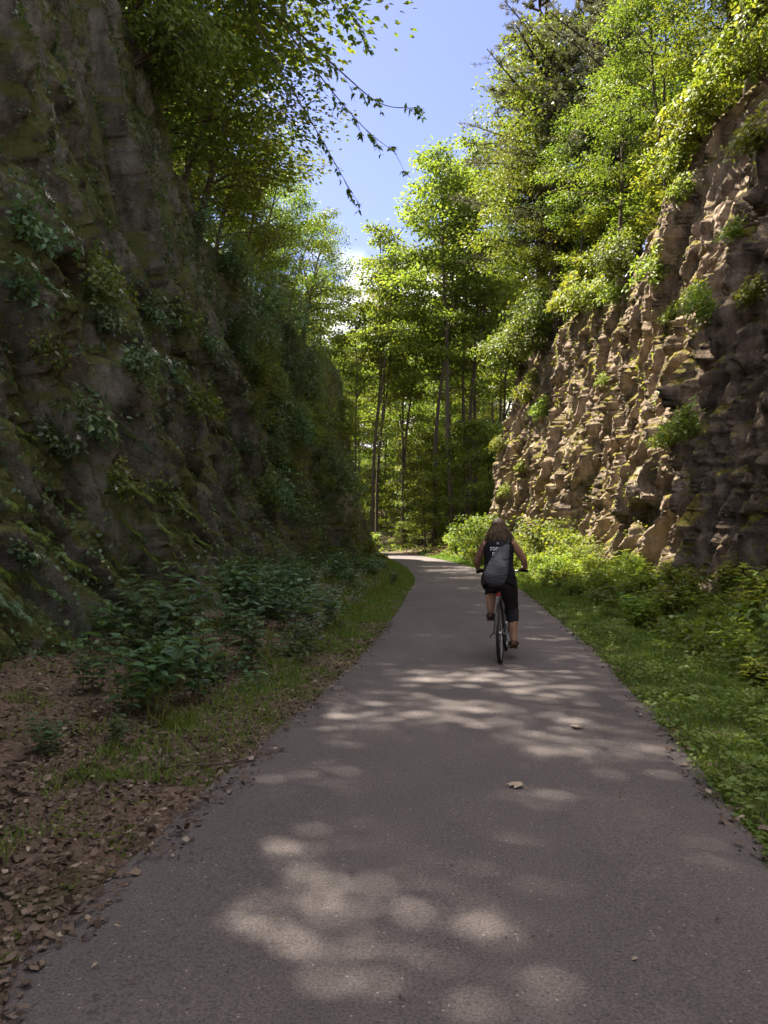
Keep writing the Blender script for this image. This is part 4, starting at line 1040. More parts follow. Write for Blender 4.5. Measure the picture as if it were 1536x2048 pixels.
grass('grass', 402, 60000, 1, 1.3, 3.4, 5, 34, .19, 'taller grass on the bank right of the path', lambda x, y, d, r: fbm(x / 1.1, y / 1.1, 0, 3, 44) + r.normal(size=len(x)) * .2 > .0)
grass('grass', 403, 80000, -1, -.09, 1.0, 4.5, 52, .085, 'grass verge left of the path', lambda x, y, d, r: r.random(len(x)) < (.40 + .60 * sstep(4, 9, y)) * (.4 + .6 * sstep(.0, .2, fbm(x / .5, y / .5, 0, 3, 45) + .25 * sstep(9, 14, y))))
grass('grass', 404, 30000, -1, .7, 2.6, 5.5, 40, .20, 'tufts of grass in the bed left of the path', lambda x, y, d, r: fbm(x / .9, y / .9, 0, 3, 46) + r.normal(size=len(x)) * .1 > .28)
grass('grass', 406, 26000, -1, .5, 3.6, 2.6, 10, .12, 'sparse grass tufts on the left leaf litter', lambda x, y, d, r: fbm(x / .5, y / .5, 0, 3, 51) + r.normal(size=len(x)) * .08 > .42)
grass('grass', 405, 26000, 1, -.02, 3.0, 32, 58, .16, 'grass by the bend on the right')

def cover(name, seed, n, side, d0, d1, y0, y1, leaf, mat, label, hmax, cut=None, power=1.6, tpl=T_DIAMOND):
    rng = np.random.default_rng(seed); x, y, d = strip_points(rng, n, side, d0, d1, y0, y1, power)
    if cut is not None:
        keep = cut(x, y, d, rng); x, y, d = x[keep], y[keep], d[keep]
    k = len(x); z = gz(x, y) + hmax * rng.random(k) ** 1.3 * (.5 + np.clip(fbm(x / .7, y / .7, 0, 2, seed + 1), -.4, .9)); mb = MB()
    A = rng.normal(size=(k, 3)) * (1, 1, .25); L = leaf * rng.uniform(.5, 1.3, k) * (.85 + y * .012)
    add_leaves(mb, np.stack([x, y, z + .01], 1), A, rng.normal(size=(k, 3)) * .4 + (0, 0, 1), L, L * .75, tpl)
    link(name, mb.mesh(name, M[mat]), kind='stuff', label=label)
cover('ground_cover', 411, 90000, 1, -.05, 2.6, 2.6, 17, .048, 'clover', 'clover and small weeds in the right verge', .13, lambda x, y, d, r: fbm(x / .55, y / .55, 0, 3, 47) + r.normal(size=len(x)) * .15 > -.12)
cover('ground_cover', 412, 80000, 1, 1.0, 5.2, 5, 48, .075, 'leaf', 'low leafy growth over the right bank', .32, lambda x, y, d, r: fbm(x / 1.4, y / 1.4, 0, 3, 48) + r.normal(size=len(x)) * .15 > -.3, 1.3)
cover('ground_cover', 413, 20000, -1, .9, 4.5, 7, 46, .065, 'leaf_cool', 'low leafy growth over the left bed', .26, lambda x, y, d, r: fbm(x / 1.2, y / 1.2, 0, 3, 49) + r.normal(size=len(x)) * .15 + .25 * sstep(10, 16, y) > .12)
cover('ground_cover', 414, 16000, -1, .0, 3.4, 2.6, 10, .032, 'leaf', 'scattered seedlings on the left leaf litter', .04, lambda x, y, d, r: fbm(x / .45, y / .45, 0, 3, 50) + r.normal(size=len(x)) * .12 > .22)
cover('ground_cover', 415, 24000, -1, .2, 8, 44, 60, .12, 'leaf_far', 'undergrowth at the outside of the bend', .5)
cover('ground_cover', 416, 24000, 1, 1.0, 12, 44, 62, .12, 'leaf_far', 'undergrowth beyond the sunlit cliff', .6)

rng = np.random.default_rng(431); x = rng.uniform(-16, 20, 60000); y = rng.uniform(50, 96, 60000); keep = (np.abs(path_dist(x, y)) > HALF + .5) & (fbm(x / 2.2, y / 2.2, 0, 3, 52) > -.35); x, y = x[keep], y[keep]; k = len(x)
mb = MB(); L = rng.uniform(.08, .22, k); add_leaves(mb, np.stack([x, y, gz(x, y) + .7 * rng.random(k) ** 1.5 * (.6 + np.clip(fbm(x / 1.5, y / 1.5, 0, 2, 53), -.4, .8))], 1), rng.normal(size=(k, 3)) * (1, 1, .3), rng.normal(size=(k, 3)) * .4 + (0, 0, 1), L, L * .75, T_DIAMOND)
link('undergrowth', mb.mesh('undergrowth', M['leaf_far']), kind='stuff', label='leafy undergrowth on the woodland floor beyond the bend')
def litter(name, seed, n, side, d0, d1, y0, y1, size, label, cut=None):
    rng = np.random.default_rng(seed); x, y, d = strip_points(rng, n, side, d0, d1, y0, y1, 1.7)
    keep = cut(x, y, d, rng); x, y = x[keep], y[keep]; k = len(x); mb = MB()
    P = np.stack([x, y, np.where(np.abs(path_dist(x, y)) < HALF + .05, .026, gz(x, y)) + .006 + .03 * rng.random(k) ** 2], 1)
    L = size * np.clip(np.exp(rng.normal(size=k) * .42), .3, 2.4)
    add_leaves(mb, P, rng.normal(size=(k, 3)) * (1, 1, .28), rng.normal(size=(k, 3)) * .42 + (0, 0, 1), L, L * rng.uniform(.35, .75, k),
               (np.array([(0, 0, .02), (.22, .42, .10), (.6, .5, .16), (1, 0, .05), (.62, -.45, -.06), (.25, -.4, .10)]), [np.array([[0, 1, 2, 3, 4, 5]])]))
    link(name, mb.mesh(name, M['litter']), kind='stuff', label=label)
litter('leaf_litter', 421, 32000, -1, .18, 4.6, 2.2, 22, .035, 'brown fallen leaves between the path and the shaded cliff', lambda x, y, d, r: r.random(len(x)) < sstep(.25, 1.0, d + .5 * fbm(x / .7, y / .7, 0, 3, 61)) * (1 - .75 * sstep(9, 15, y)))
litter('leaf_litter', 422, 20000, -1, -.24, 1.4, 2.2, 13, .028, 'crumbled leaf fragments at the left path edge', lambda x, y, d, r: r.random(len(x)) < .85 * sstep(-.26, .10, d + .12 * fbm(x / .4, y / .4, 0, 2, 64)))
litter('leaf_litter', 423, 7000, 1, 1.6, 5.0, 6, 24, .08, 'brown fallen leaves on the right bank', lambda x, y, d, r: fbm(x / 1.0, y / 1.0, 0, 3, 62) > -.05)
litter('leaf_litter', 424, 900, 1, -.16, .06, 2.4, 20, .03, 'bits of leaf along the right path edge', lambda x, y, d, r: r.random(len(x)) < .9)

rng = np.random.default_rng(441); n_ = 420; y = 2.4 + 22 * rng.random(n_) ** 1.4; k_ = np.searchsorted(PATH_C[:, 1][:190], y).clip(0, 189); dd = np.sign(rng.normal(size=n_)) * HALF * np.clip(1 - np.abs(rng.normal(size=n_)) * .42, -.9, .985)
mb = MB(); L = rng.uniform(.008, .032, n_); add_leaves(mb, np.stack([PATH_C[k_, 0] + PATH_N[k_, 0] * dd, y + PATH_N[k_, 1] * dd, np.full(n_, .041)], 1), rng.normal(size=(n_, 3)) * (1, 1, .06), rng.normal(size=(n_, 3)) * .12 + (0, 0, 1), L, L * rng.uniform(.2, .7, n_), T_DIAMOND)
link('leaf_litter', mb.mesh('leaf_litter', M['litter']), kind='stuff', label='tiny leaf fragments and needles strewn on the asphalt')

# single dead leaves lying on the asphalt, twigs, a brush heap by the bend
M['dead_pale'] = plain('pale_dead_leaf', (.34, .26, .20), .8)
def dead_leaf(px, py, size, rz, label, tpl=T_LOBED):
    t = (CAM_Z - .03) / ((py - HORIZON) / FPX); x, y = (px - 768) / FPX * t, t
    mb = MB(); add_leaves(mb, [(0, 0, .02)], [(1, 0, .03)], [(.05, .08, 1)], [size], [size * .9], tpl)
    tt = np.array([(-size * .35, 0, .004), (0, 0, .02)]); mb.tube(tt, .0018, 4)
    o = link('fallen_leaf', mb.mesh('fallen_leaf', M['dead_pale']), label=label, category='leaf', group='dead leaves on the asphalt')
    o.location = (x, y, .034); o.rotation_euler = (0, 0, rz)
dead_leaf(1042, 1573, .10, 2.7, 'curled brown leaf on the asphalt in the middle foreground sun patch')
dead_leaf(1140, 1455, .105, .2, 'pale dead leaf on the path just below the large sun patch')
dead_leaf(845, 1322, .06, 1.2, 'small dead leaf on the path left of the rear wheel', T_OVATE)
mb = MB(); rng = np.random.default_rng(9)
for k in range(70):
    a = rng.uniform(0, 3.14); c = np.array([rng.normal() * .55, rng.normal() * .4, abs(rng.normal()) * .22]); d = np.array([math.cos(a), math.sin(a), rng.normal() * .35]) * rng.uniform(.3, .9)
    mb.tube([c - d, c + (0, 0, .05), c + d], [.012, .016, .006], 4)
M['dry_brush'] = bark_mat('dry_pink_brush', (.17, .09, .07), (.33, .2, .16))
bp = link('brush_pile', mb.mesh('brush_pile', M['dry_brush'], True), label='heap of dry reddish sticks beside the path at the bend', category='brush pile')
bp.location = (4.0, 52.5, gz1(4.0, 52.5) + .1)
mb = MB(); mb.tube([(-.35, 0, .02), (-.1, .03, .035), (.15, -.01, .03), (.42, .03, .02)], [.006, .009, .008, .004], 6)
mb.tube([(.02, 0, .03), (.12, .10, .05), (.2, .18, .03)], [.005, .004, .002], 5)
tw = link('twig', mb.mesh('twig', M['bark'], True), label='dark broken twig lying across the litter at the left path edge', category='twig')
tw.location = (-1.25, 5.05, gz1(-1.25, 5.05)); tw.rotation_euler = (0, 0, .35)
# ------------------------------------------------------------------ bicycle, rider, sling bag
PM = dict(rubber=plain('tyre_rubber', (.018, .018, .018), .85, .2), frame=plain('charcoal_paint', (.022, .024, .028), .35, .5), steel=plain('brushed_steel', (.45, .45, .46), .35, .5, .9),
          red=plain("red_reflector", (.36, .02, .012), .3, .5), orange=plain('amber_reflector', (.6, .2, .02), .3, .5), black=plain('black_plastic', (.02, .02, .02), .6, .3),
          skin=plain('tanned_skin', (.31, .175, .115), .55, .3), shirt=plain('black_cotton', (.012, .012, .014), .95, .1), pants=plain('charcoal_cotton', (.028, .027, .028), .95, .1),
          print=plain('white_print', (.55, .55, .54), .8), shoe=plain('brown_leather', (.05, .028, .02), .55, .3), sole=plain('dark_sole', (.03, .022, .018), .8, .2), bag=plain('grey_canvas', (.06, .062, .072), .9, .15), bag_dark=plain('dark_grey_canvas', (.05, .052, .06), .9, .15))
def hair_mat():
    m, nt, out = new_mat('brown_blond_hair'); n = N(nt)
    r = n.new('ShaderNodeNewGeometry').outputs['Random Per Island']
    c = n.ramp(r, (0, (.035, .023, .014)), (.6, (.095, .062, .036)), (1, (.22, .15, .08)))
    nt.links.new(n.bsdf(c, .45, .4), out.inputs['Surface']); return m
PM['hair'] = hair_mat()
BIKE_LOC, BIKE_ROT = (1.365, 9.12, .036), (0, R(-1.7), R(-12.6))

def solid(name, mb, mat, voxel=.008, smooth=4, parent=None, fold=0.0, **props):
    """weld closed pieces into one continuous skin"""
    o = link(name, mb.mesh(name), None)
    a = o.modifiers.new('a', 'REMESH'); a.mode = 'VOXEL'; a.voxel_size = voxel; a.use_smooth_shade = True
    b = o.modifiers.new('b', 'SMOOTH'); b.factor = .5; b.iterations = smooth
    dg = bpy.context.evaluated_depsgraph_get(); dg.update()
    me = bpy.data.meshes.new_from_object(o.evaluated_get(dg)); bpy.data.objects.remove(o)
    me.name = name; me.materials.clear(); me.materials.append(mat)
    me.polygons.foreach_set('use_smooth', np.ones(len(me.polygons), dtype=bool))
    if fold:                                   # creases in the cloth
        n = len(me.vertices); co = np.empty(n * 3); no = np.empty(n * 3)
        me.vertices.foreach_get('co', co); me.vertices.foreach_get('normal', no); co = co.reshape(-1, 3); no = no.reshape(-1, 3)
        w = co[:, 2] + .5 * co[:, 0]
        f = 1 - np.abs(pn(co[:, 0] / .09, co[:, 1] / .09, w / .045, 91)) * 2 + .5 * pn(co[:, 0] / .04, co[:, 1] / .04, w / .03, 92)
        me.vertices.foreach_set('co', (co + no * (fold * f)[:, None]).ravel()); me.update()
    return link(name, me, parent, **props)

def ring(mb, c, Rr, r, n=56, sides=10, rx=None):
    a = np.linspace(0, 2 * np.pi, n, endpoint=False); b = np.linspace(0, 2 * np.pi, sides, endpoint=False)
    A, B = np.meshgrid(a, b, indexing='ij'); rx = rx or r
    V = np.stack([c[0] + rx * np.sin(B), c[1] + (Rr + r * np.cos(B)) * np.cos(A), c[2] + (Rr + r * np.cos(B)) * np.sin(A)], -1).reshape(-1, 3)
    i, j = np.meshgrid(np.arange(n), np.arange(sides), indexing='ij')
    q = lambda i, j: (i % n * sides + j % sides).ravel()
    mb.add(V, np.stack([q(i, j), q(i, j + 1), q(i + 1, j + 1), q(i + 1, j)], 1))

bike = empty('bicycle', BIKE_LOC, BIKE_ROT, label='dark upright bicycle with silver rims and a red rear light, ridden away along the path', category='bicycle')
def part(name, mb, mat, parent=bike, smooth=True, **p): return link(name, mb.mesh(name, PM[mat], smooth), parent, **p)
REAR, FRONT, BB = np.array([0, 0, .345]), np.array([0, 1.06, .345]), np.array([0, .44, .29])
ST, HT, HB = np.array([0, .24, .72]), np.array([0, .83, .86]), np.array([0, .87, .70])
def wheel(c):
    rim = MB(); ring(rim, c, .312, .010, rx=.012); ring(rim, c, .30, .005, rx=.010)
    w = part('wheel', rim, 'steel')
    t = MB(); ring(t, c, .333, .0225, 64, 10, .0215); part('tyre', t, 'rubber', w)
    h = MB(); h.tube([c + (-.055, 0, 0), c + (.055, 0, 0)], .018, 12); h.tube([c + (-.075, 0, 0), c + (.075, 0, 0)], .006, 8)
    for sx_ in (-.03, .03): h.tube([c + (sx_ - .003, 0, 0), c + (sx_ + .003, 0, 0)], .030, 14)
    part('hub', h, 'steel', w)
    sp = MB()
    for k in range(28):
        a = k * 2 * math.pi / 28; b = a + (.5 if k % 4 < 2 else -.5); s = .03 if k % 2 else -.03
        sp.tube([c + (s, .028 * math.cos(b), .028 * math.sin(b)), c + (0, .305 * math.cos(a), .305 * math.sin(a))], .0013, 4, cap=False)
    part('spokes', sp, 'steel', w)
wheel(REAR); wheel(FRONT)
m = MB()
m.tube([BB, ST], .0165, 12); m.tube([HT, HB], .019, 12); m.tube([ST + (0, .02, -.06), HT + (0, 0, -.02)], .016, 12); m.tube([BB, HB + (0, 0, .03)], .019, 12)
for s in (-1, 1):
    m.tube([ST + (s * .012, -.005, -.03), np.array([s * .055, .10, .52]), REAR + (s * .066, 0, 0)], [.009, .009, .008], 8)
    m.tube([BB + (s * .02, -.02, 0), np.array([s * .055, .25, .30]), REAR + (s * .066, 0, 0)], [.011, .010, .009], 8)
m.tube([BB + (-.045, 0, 0), BB + (.045, 0, 0)], .022, 12)
part('frame', m, 'frame')
m = MB(); m.tube([HB, HB + (0, .012, -.05)], .02, 10)
for s in (-1, 1): m.tube([HB + (s * .01, .01, -.05), HB + (s * .055, .035, -.10), FRONT + (s * .055, 0, 0)], [.016, .014, .010], 8)
part('fork', m, 'frame')
m = MB(); m.tube([ST + (0, .01, -.05), np.array([0, .185, .90])], .0135, 12); part('seat_post', m, 'steel')
m = MB(); m.loft([((0, .02, .915), .05, .018), ((0, .05, .918), .085, .03), ((0, .10, .92), .088, .034), ((0, .17, .925), .06, .03), ((0, .25, .925), .028, .022), ((0, .305, .92), .018, .015)], 16)
part('saddle', m, 'black')
m = MB(); m.tube([HT, HT + (0, -.035, .16)], .014, 12)
bar = np.array([(-.315, .735, 1.035), (-.22, .765, 1.04), (-.10, .815, 1.02), (0, .825, 1.01), (.10, .815, 1.02), (.22, .765, 1.04), (.315, .735, 1.035)])
m.tube(bar, .0115, 10); hb = part('handlebar', m, 'steel')
for s in (0, 1):
    m = MB(); p = bar[:2] if s == 0 else bar[:-3:-1]; m.tube([p[0] + (p[0] - p[1]) * .12, p[0], p[0] + (p[1] - p[0]) * 1.1], .0165, 12); part('grip', m, 'rubber', hb)
    q = bar[1] if s == 0 else bar[-2]; sg = -1 if s == 0 else 1
    m = MB(); m.tube([q + (0, .02, 0), q + (sg * .03, .05, -.015), q + (sg * .10, .04, -.03)], [.006, .006, .005], 6); part('brake_lever', m, 'steel', hb)
m = MB(); m.box((0, .005, .80), (.05, .022, .035)); m.tube([(0, .01, .80), (0, .205, .81)], .006, 6); part('tail_light', m, 'red')
m = MB(); ring(m, BB + (.055, 0, 0), .085, .006, 40, 8); ring(m, BB + (.055, 0, 0), .05, .008, 30, 6)
for k in range(5):
    a = k * 1.2566; m.tube([BB + (.055, 0, 0), BB + (.055, .085 * math.cos(a), .085 * math.sin(a))], .007, 6)
part('chainring', m, 'steel')
m = MB(); ring(m, REAR + (.045, 0, 0), .045, .006, 30, 6); ring(m, REAR + (.038, 0, 0), .035, .006, 30, 6)
for z0, z1 in ((.085, .045), (-.085, -.045)): m.tube([BB + (.055, 0, z0), REAR + (.045, 0, z1)], .0045, 5)
part('chain', m, 'black')
m = MB(); m.tube([REAR + (.055, 0, -.02), REAR + (.06, .02, -.07), REAR + (.06, -.005, -.14)], [.014, .012, .01], 8); part('derailleur', m, 'black')
m = MB(); m.tube([REAR + (-.075, .05, .0), REAR + (-.105, .0, -.03), REAR + (-.11, -.02, -.055)], [.007, .007, .006], 6); part('kickstand', m, 'black')
CRD = np.array([0, -.02, -1.0]); CRD /= np.linalg.norm(CRD)          # right crank down, left crank up
PEDAL = {}
for s in (1, -1):
    m = MB(); e = BB + (s * .075, 0, 0) + CRD * .17 * s; m.tube([BB + (s * .06, 0, 0), e], [.013, .010], 8); cr_ = part('crank', m, 'steel')
    m = MB(); c = e + (s * .06, 0, 0); m.box(c, (.085, .095, .02)); m.tube([e, c], .006, 6); pd = part('pedal', m, 'black', cr_)
    for dy in (-.05, .05):
        m = MB(); m.box(c + (0, dy, 0), (.05, .006, .014)); part('pedal_reflector', m, 'orange', pd, False)
    PEDAL[s] = c

# ---- rider: one continuous body, clothes over it
rider = empty('person', BIKE_LOC, BIKE_ROT, label='person with shoulder-length brown hair, black sleeveless top and capri trousers, seen from behind cycling', category='person')
J = {}
for s in (-1, 1):
    J[s] = dict(sh=np.array([s * .165, .37, 1.405]), el=np.array([s * .285, .50, 1.19]), wr=np.array([s * .300, .685, 1.075]), hip=np.array([s * .095, .165, .955]))
J[1].update(kn=np.array([.125, .50, .605]), an=np.array([.135, .415, .225])); J[-1].update(kn=np.array([-.125, .575, .865]), an=np.array([-.130, .385, .560]))
TORSO = [((0, .125, .885), .13, .10), ((0, .135, .935), .182, .135), ((0, .15, 1.00), .185, .135), ((0, .185, 1.08), .160, .112), ((0, .225, 1.15), .148, .105), ((0, .275, 1.24), .158, .11), ((0, .32, 1.32), .170, .108), ((0, .352, 1.385), .165, .088), ((0, .368, 1.425), .115, .07), ((0, .38, 1.455), .06, .055)]
def limb(mb, pts, rad, n=14): mb.tube(smooth_poly3(pts, n), np.interp(np.linspace(0, 1, n), np.linspace(0, 1, len(rad)), rad), 14)
def smooth_poly3(pts, n):
    p = np.array(pts, float); d = np.concatenate(([0], np.cumsum(np.linalg.norm(np.diff(p, axis=0), axis=1)))); d /= d[-1]
    q = np.linspace(0, 1, n); out = np.stack([np.interp(q, d, p[:, k]) for k in range(3)], 1)
    k = np.array([.25, .5, .25]); sm = out.copy(); sm[1:-1] = .25 * out[:-2] + .5 * out[1:-1] + .25 * out[2:]
    return sm
def leg(mb, s, grow=0.0, to=1.0):
    j = J[s]; mid = j['kn'] + (j['an'] - j['kn']) * .35; end = j['kn'] + (j['an'] - j['kn']) * to
    pts = [j['hip'] + (0, -.02, .0), j['hip'] * .5 + j['kn'] * .5, j['kn']]
    limb(mb, pts, [.108 + grow, .088 + grow, .064 + grow])
    limb(mb, [j['kn'], mid + (0, -.012, 0), end], [.064 + grow, (.062 if to == 1 else .066) + grow, (.040 if to == 1 else .058) + grow])
b = MB()
b.loft(TORSO, 20)
b.tube([(0, .375, 1.40), (0, .392, 1.47), (0, .415, 1.53)], [.062, .054, .056], 14)
HEAD = np.array([0, .435, 1.590])
b.loft([((0, .435, 1.482), .035, .045), ((0, .437, 1.505), .056, .072), ((0, .436, 1.545), .070, .090), ((0, .43, 1.59), .076, .098), ((0, .425, 1.635), .073, .094), ((0, .422, 1.672), .055, .072), ((0, .42, 1.692), .022, .03)], 18)
b.tube([(0, .525, 1.585), (0, .552, 1.565)], [.012, .017], 8)                      # nose
b.loft([((0, .520, 1.535), .026, .012), ((0, .528, 1.545), .028, .010)], 10)       # lips
for s in (-1, 1):
    b.loft([((s * .074, .425, 1.555), .008, .012), ((s * .083, .420, 1.585), .008, .02), ((s * .078, .42, 1.612), .006, .014)], 8)   # ears
    j = J[s]
    limb(b, [j['sh'] + (-s * .02, 0, -.005), (j['sh'] + j['el']) / 2, j['el']], [.062, .050, .041])
    limb(b, [j['el'], j['el'] * .6 + j['wr'] * .4, j['wr']], [.041, .039, .027])
    leg(b, s)
    # hand: palm over the grip, four fingers wrapped round it, thumb beneath
    w = j['wr']; g = np.array([s * .272, .755, 1.055]); ax = unit(bar[1] - bar[0]) if s < 0 else unit(bar[-2] - bar[-1])
    f = unit(g - w); kn = g + (0, -.004, .014)
    b.loft([(w, .026, .02), (w * .5 + kn * .5, .036, .016), (kn, .040, .015)], 12)
    for q, (off, ln) in enumerate(((-.036, .9), (-.013, 1.0), (.011, .97), (.033, .8))):
        k0 = kn + ax * off; r = .0088 - .0007 * (q == 3)
        b.tube([k0 - f * .012, k0 + f * .026 * ln + (0, 0, -.002), k0 + f * .038 * ln + (0, 0, -.024 * ln), k0 + f * .018 + (0, 0, -.040 * ln)], [r * 1.15, r, r * .95, r * .8], 8)
    th = w * .45 + kn * .55 + ax * .032
    b.tube([th, th + ax * .022 + f * .022 + (0, 0, -.012), th + ax * .016 + f * .042 + (0, 0, -.028)], [.012, .010, .008], 8)
    # bare foot inside the sandal
    a = j['an']; pc = PEDAL[s]; toe = np.array([pc[0], pc[1] + .075, pc[2] + .035])
    heel = np.array([a[0], a[1] - .045, a[2] - .055])
    b.loft([(a + (0, 0, .02), .034, .04), (a + (0, -.005, -.025), .034, .044)], 12)
    b.loft([(heel, .028, .030), (heel * .7 + toe * .3 + (0, 0, .016), .033, .036), (heel * .35 + toe * .65 + (0, 0, .005), .040, .024), (toe, .042, .016), (toe + (0, .035, -.003), .028, .011)], 12)
solid('body', b, PM['skin'], .0065, 3, rider)

t = MB()
t.loft([(np.array(c) + (0, 0, .0), a_ + g, d_ + g) for (c, a_, d_), g in zip([((0, .10, .875), .175, .13)] + TORSO[1:8], (.014, .020, .020, .022, .022, .018, .014, .008))] + [((0, .365, 1.415), .105, .072)], 20)
for s in (-1, 1): t.tube([(s * .085, .29, 1.35), (s * .10, .34, 1.432), (s * .09, .43, 1.40), (s * .085, .45, 1.33)], [.045, .036, .034, .04], 10)
top_o = solid('tank_top', t, PM['shirt'], .008, 4, rider, .004)
p = MB(); p.loft([((0, .125, .865), .135, .11), ((0, .135, .93), .200, .152), ((0, .155, 1.01), .196, .146), ((0, .17, 1.04), .182, .135)], 20)
for s, to in ((1, .44), (-1, .22)): leg(p, s, .013, to)
solid('trousers', p, PM['pants'], .008, 4, rider, .005)
# hair: cap plus strands to the shoulders
hm = MB(); hm.loft([((0, .395, 1.47), .070, .045), ((0, .395, 1.53), .094, .075), ((0, .408, 1.585), .099, .098), ((0, .415, 1.64), .092, .104), ((0, .42, 1.685), .066, .080), ((0, .42, 1.706), .028, .035)], 18)
hair_o = solid('hair', hm, PM['hair'], .008, 4, rider)
hs = MB(); rng = np.random.default_rng(77)
for k in range(1100):
    a = rng.uniform(-2.35, 2.35)                          # round the back from ear to ear (0 = straight back)
    lat = rng.uniform(.2, 1.25)
    d = np.array([math.sin(a), -math.cos(a), 0])
    c0 = np.array([0, .418, 1.605]); R1 = np.array([.095, .102, .098])
    p0 = c0 + R1 * np.array([d[0] * math.sin(.08), d[1] * math.sin(.08), 1.03]) 
    p1 = c0 + R1 * 1.03 * np.array([d[0] * math.sin(lat), d[1] * math.sin(lat), math.cos(lat)])
    p2 = c0 + R1 * np.array([d[0], d[1], 0]) * 1.09 + (0, 0, -.03)
    ln = rng.uniform(.13, .205); fl = rng.normal() * .024
    p3 = p2 + d * (.010 + .012 * rng.random()) + (fl, 0, -ln * .55)
    p4 = p2 + d * rng.uniform(-.04, .035) + (fl * 1.7, 0, -ln)
    q = smooth_poly3([p0, p1, p2, p3, p4], 8); hs.tube(q, np.linspace(.0042, .0020, 8), 3, cap=False)
link('hair_strands', hs.mesh('hair_strands', PM['hair'], True), hair_o)

# sandals: sole, straps
for s in (1, -1):
    a = J[s]['an']; pc = PEDAL[s]; toe = np.array([pc[0], pc[1] + .08, pc[2] + .022]); heel = np.array([a[0], a[1] - .055, a[2] - .085]); heel[2] = max(heel[2], toe[2] - .005)
    d = unit(toe - heel)
    m = MB(); m.loft([(heel - d * .02, .030, .012), (heel + d * .02, .040, .016), (heel * .5 + toe * .5, .040, .016), (toe, .050, .016), (toe + d * .05, .034, .012)], 14)
    sh = solid('sandal', m, PM['sole'], .006, 2, rider)
    m = MB()
    up = np.array([0, -d[2], d[1]])
    for q, (f, w, h) in enumerate(((.10, .040, .055), (.52, .048, .062), (.80, .052, .042))):
        c = heel + (toe - heel) * f + up * .012; g = np.linspace(0, math.pi, 9)
        m.tube(np.stack([c[0] + w * np.cos(g), c[1] + up[1] * h * np.sin(g), c[2] + up[2] * h * np.sin(g)], 1), .011, 6)
    m.loft([(heel - d * .01 + up * .0, .036, .014), (heel - d * .012 + up * .045, .036, .018)], 10)
    link('straps', m.mesh('straps', PM['shoe'], True), sh)

# printed words, laid on the back of the top
bv = BVHTree.FromPolygons([tuple(v.co) for v in top_o.data.vertices], [tuple(f.vertices) for f in top_o.data.polygons])
def back_print(txt, x, z, size, name, tilt=0.0):
    cu = bpy.data.curves.new(name, 'FONT'); cu.body = txt; cu.size = size; cu.align_x = 'CENTER'; cu.resolution_u = 3; cu.offset = .0012; cu.space_character = 1.12
    o = link(name, cu); dg = bpy.context.evaluated_depsgraph_get(); dg.update()
    me = bpy.data.meshes.new_from_object(o.evaluated_get(dg)); bpy.data.objects.remove(o)
    for v in me.vertices:
        px, pz = v.co.x * .82, v.co.y
        h = bv.ray_cast(Vector((x + px, -.6, z + pz + px * tilt)), Vector((0, 1, 0)))
        if h[0] is not None: v.co = h[0] + Vector((0, -.0065, 0))
        else: v.co = Vector((x + px, .2, z + pz))
    me.materials.append(PM['print']); link(name, me, top_o)
back_print('TODAY', -.012, 1.312, .056, 'printed_word', -.03)
back_print('IS', -.050, 1.254, .056, 'printed_word', .05)
lm = MB()
for k in range(5):
    a = math.pi / 2 + k * 2 * math.pi / 5
    lm.tube([(.004 * math.cos(a), 0, .004 * math.sin(a)), (.014 * math.cos(a), 0, .014 * math.sin(a))], .0028, 5)
em = lm.mesh('printed_emblem', PM['print'])
for v in em.vertices:
    h = bv.ray_cast(Vector((v.co.x - .002, -.6, 1.398 + v.co.z)), Vector((0, 1, 0)))
    if h[0] is not None: v.co = h[0] + Vector((0, -.0065, 0))
link('printed_emblem', em, top_o)

# sling bag across the back
bag = empty('backpack', BIKE_LOC, BIKE_ROT, label="grey sling backpack worn diagonally across the cyclist's back", category='bag')
def back_y(x, z):
    h = bv.ray_cast(Vector((x, -.6, z)), Vector((0, 1, 0))); return h[0].y if h[0] is not None else .10 + (z - .95) * .5
spine = [(.118, 1.372, .022, .020), (.095, 1.335, .052, .036), (.060, 1.28, .085, .055), (.030, 1.20, .110, .070), (.005, 1.11, .130, .080), (-.022, 1.02, .138, .080), (-.040, .955, .120, .068), (-.047, .925, .07, .045)]
m = MB(); secs = []
for x, z, w, dth in spine:
    y = min(back_y(x, max(z, .92)), back_y(x - w * .5, max(z, .92)), back_y(x + w * .5, max(z, .92)))
    secs.append(((x, y - dth * .72, z), w * .97, dth * .92))
m.loft(secs, 22); bo = solid('bag_body', m, PM['bag'], .008, 5, bag, .005)
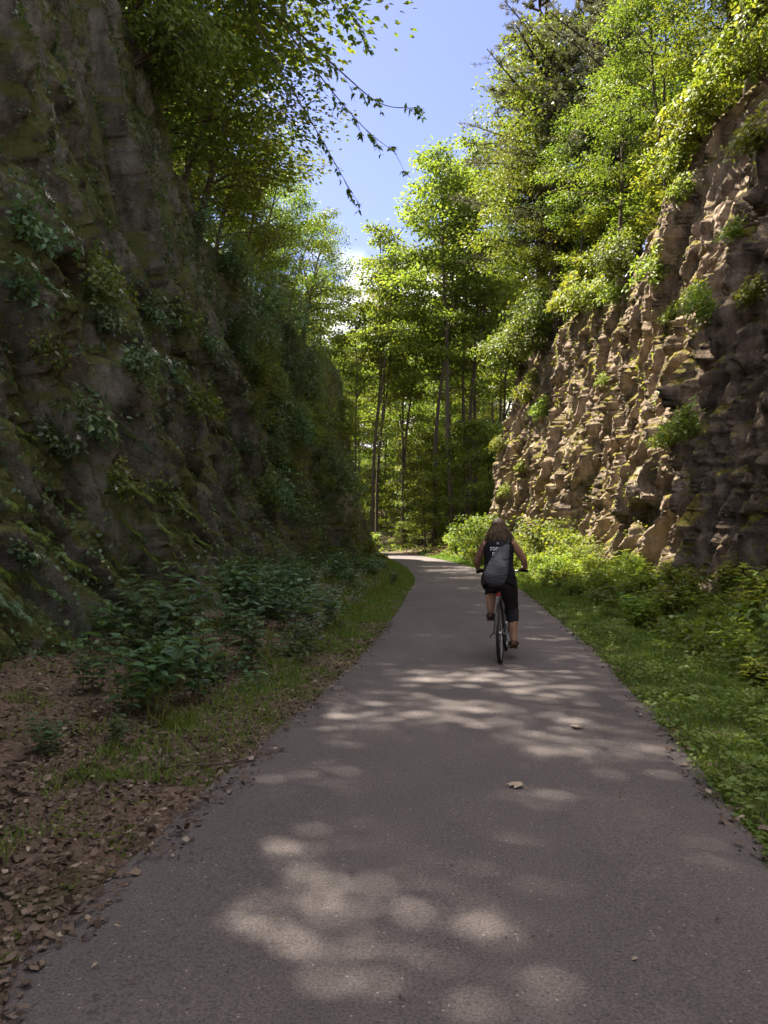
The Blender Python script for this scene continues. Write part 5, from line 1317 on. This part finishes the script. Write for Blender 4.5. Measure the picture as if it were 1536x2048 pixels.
m = MB(); m.loft([((x - .004, c[1] - dth * .62, z), w * .70, dth * .55) for (c, w, dth), (x, z, _, _) in zip(secs[3:7], spine[3:7])], 20); solid('bag_pocket', m, PM['bag_dark'], .008, 4, bo)
zp = MB(); zp.tube([(c[0] - w * .72, c[1] - dth * .72, c[2]) for c, w, dth in secs[1:7]], .004, 6); link('zip', zp.mesh('zip', PM['black'], True), bo)
hd = MB(); hd.tube([(.100, secs[0][0][1] - .012, 1.375), (.108, secs[0][0][1] - .035, 1.405), (.120, secs[0][0][1] - .01, 1.385)], .006, 6); link('carry_handle', hd.mesh('carry_handle', PM['black'], True), bo)
for q0 in (3, 5):
    c, w, dth = secs[q0]; g = np.linspace(math.pi * 1.02, math.pi * 1.98, 14)
    cs = MB(); cs.tube(np.stack([c[0] + w * 1.03 * np.cos(g), c[1] + dth * 1.08 * np.sin(g), c[2] + .02 * np.cos(g)], 1), .0065, 6); link('compression_strap', cs.mesh('compression_strap', PM['black'], True), bo)
stp = MB()
pts = []
for x, z in ((.112, 1.36), (.125, 1.40), (.128, 1.43)): pts.append((x, back_y(x, min(z, 1.41)) - .014, z))
pts += [(.125, .36, 1.462), (.10, .44, 1.42), (.04, .46, 1.30), (-.06, .40, 1.15), (-.16, .29, 1.06), (-.185, .16, 1.02), (-.13, .05, 1.0)]
q = smooth_poly3(pts, 30)
for a0, a1 in zip(q[:-1], q[1:]): pass
T = unit(np.gradient(q, axis=0)); nrm = unit(q - np.array([0, .26, 0]) - np.array([0, 0, 1]) * q[:, 2:3] * 1.0 + 1e-6); W = unit(np.cross(T, nrm))
V = np.concatenate([q + W * .022 + nrm * .004, q - W * .022 + nrm * .004, q - W * .022 - nrm * .004, q + W * .022 - nrm * .004]); k = len(q)
F = []
for a_ in range(4):
    b_ = (a_ + 1) % 4
    F.append(np.stack([a_ * k + np.arange(k - 1), b_ * k + np.arange(k - 1), b_ * k + np.arange(1, k), a_ * k + np.arange(1, k)], 1))
stp.add(V, np.concatenate(F)); link('shoulder_strap', stp.mesh('shoulder_strap', PM['bag'], True), bag)
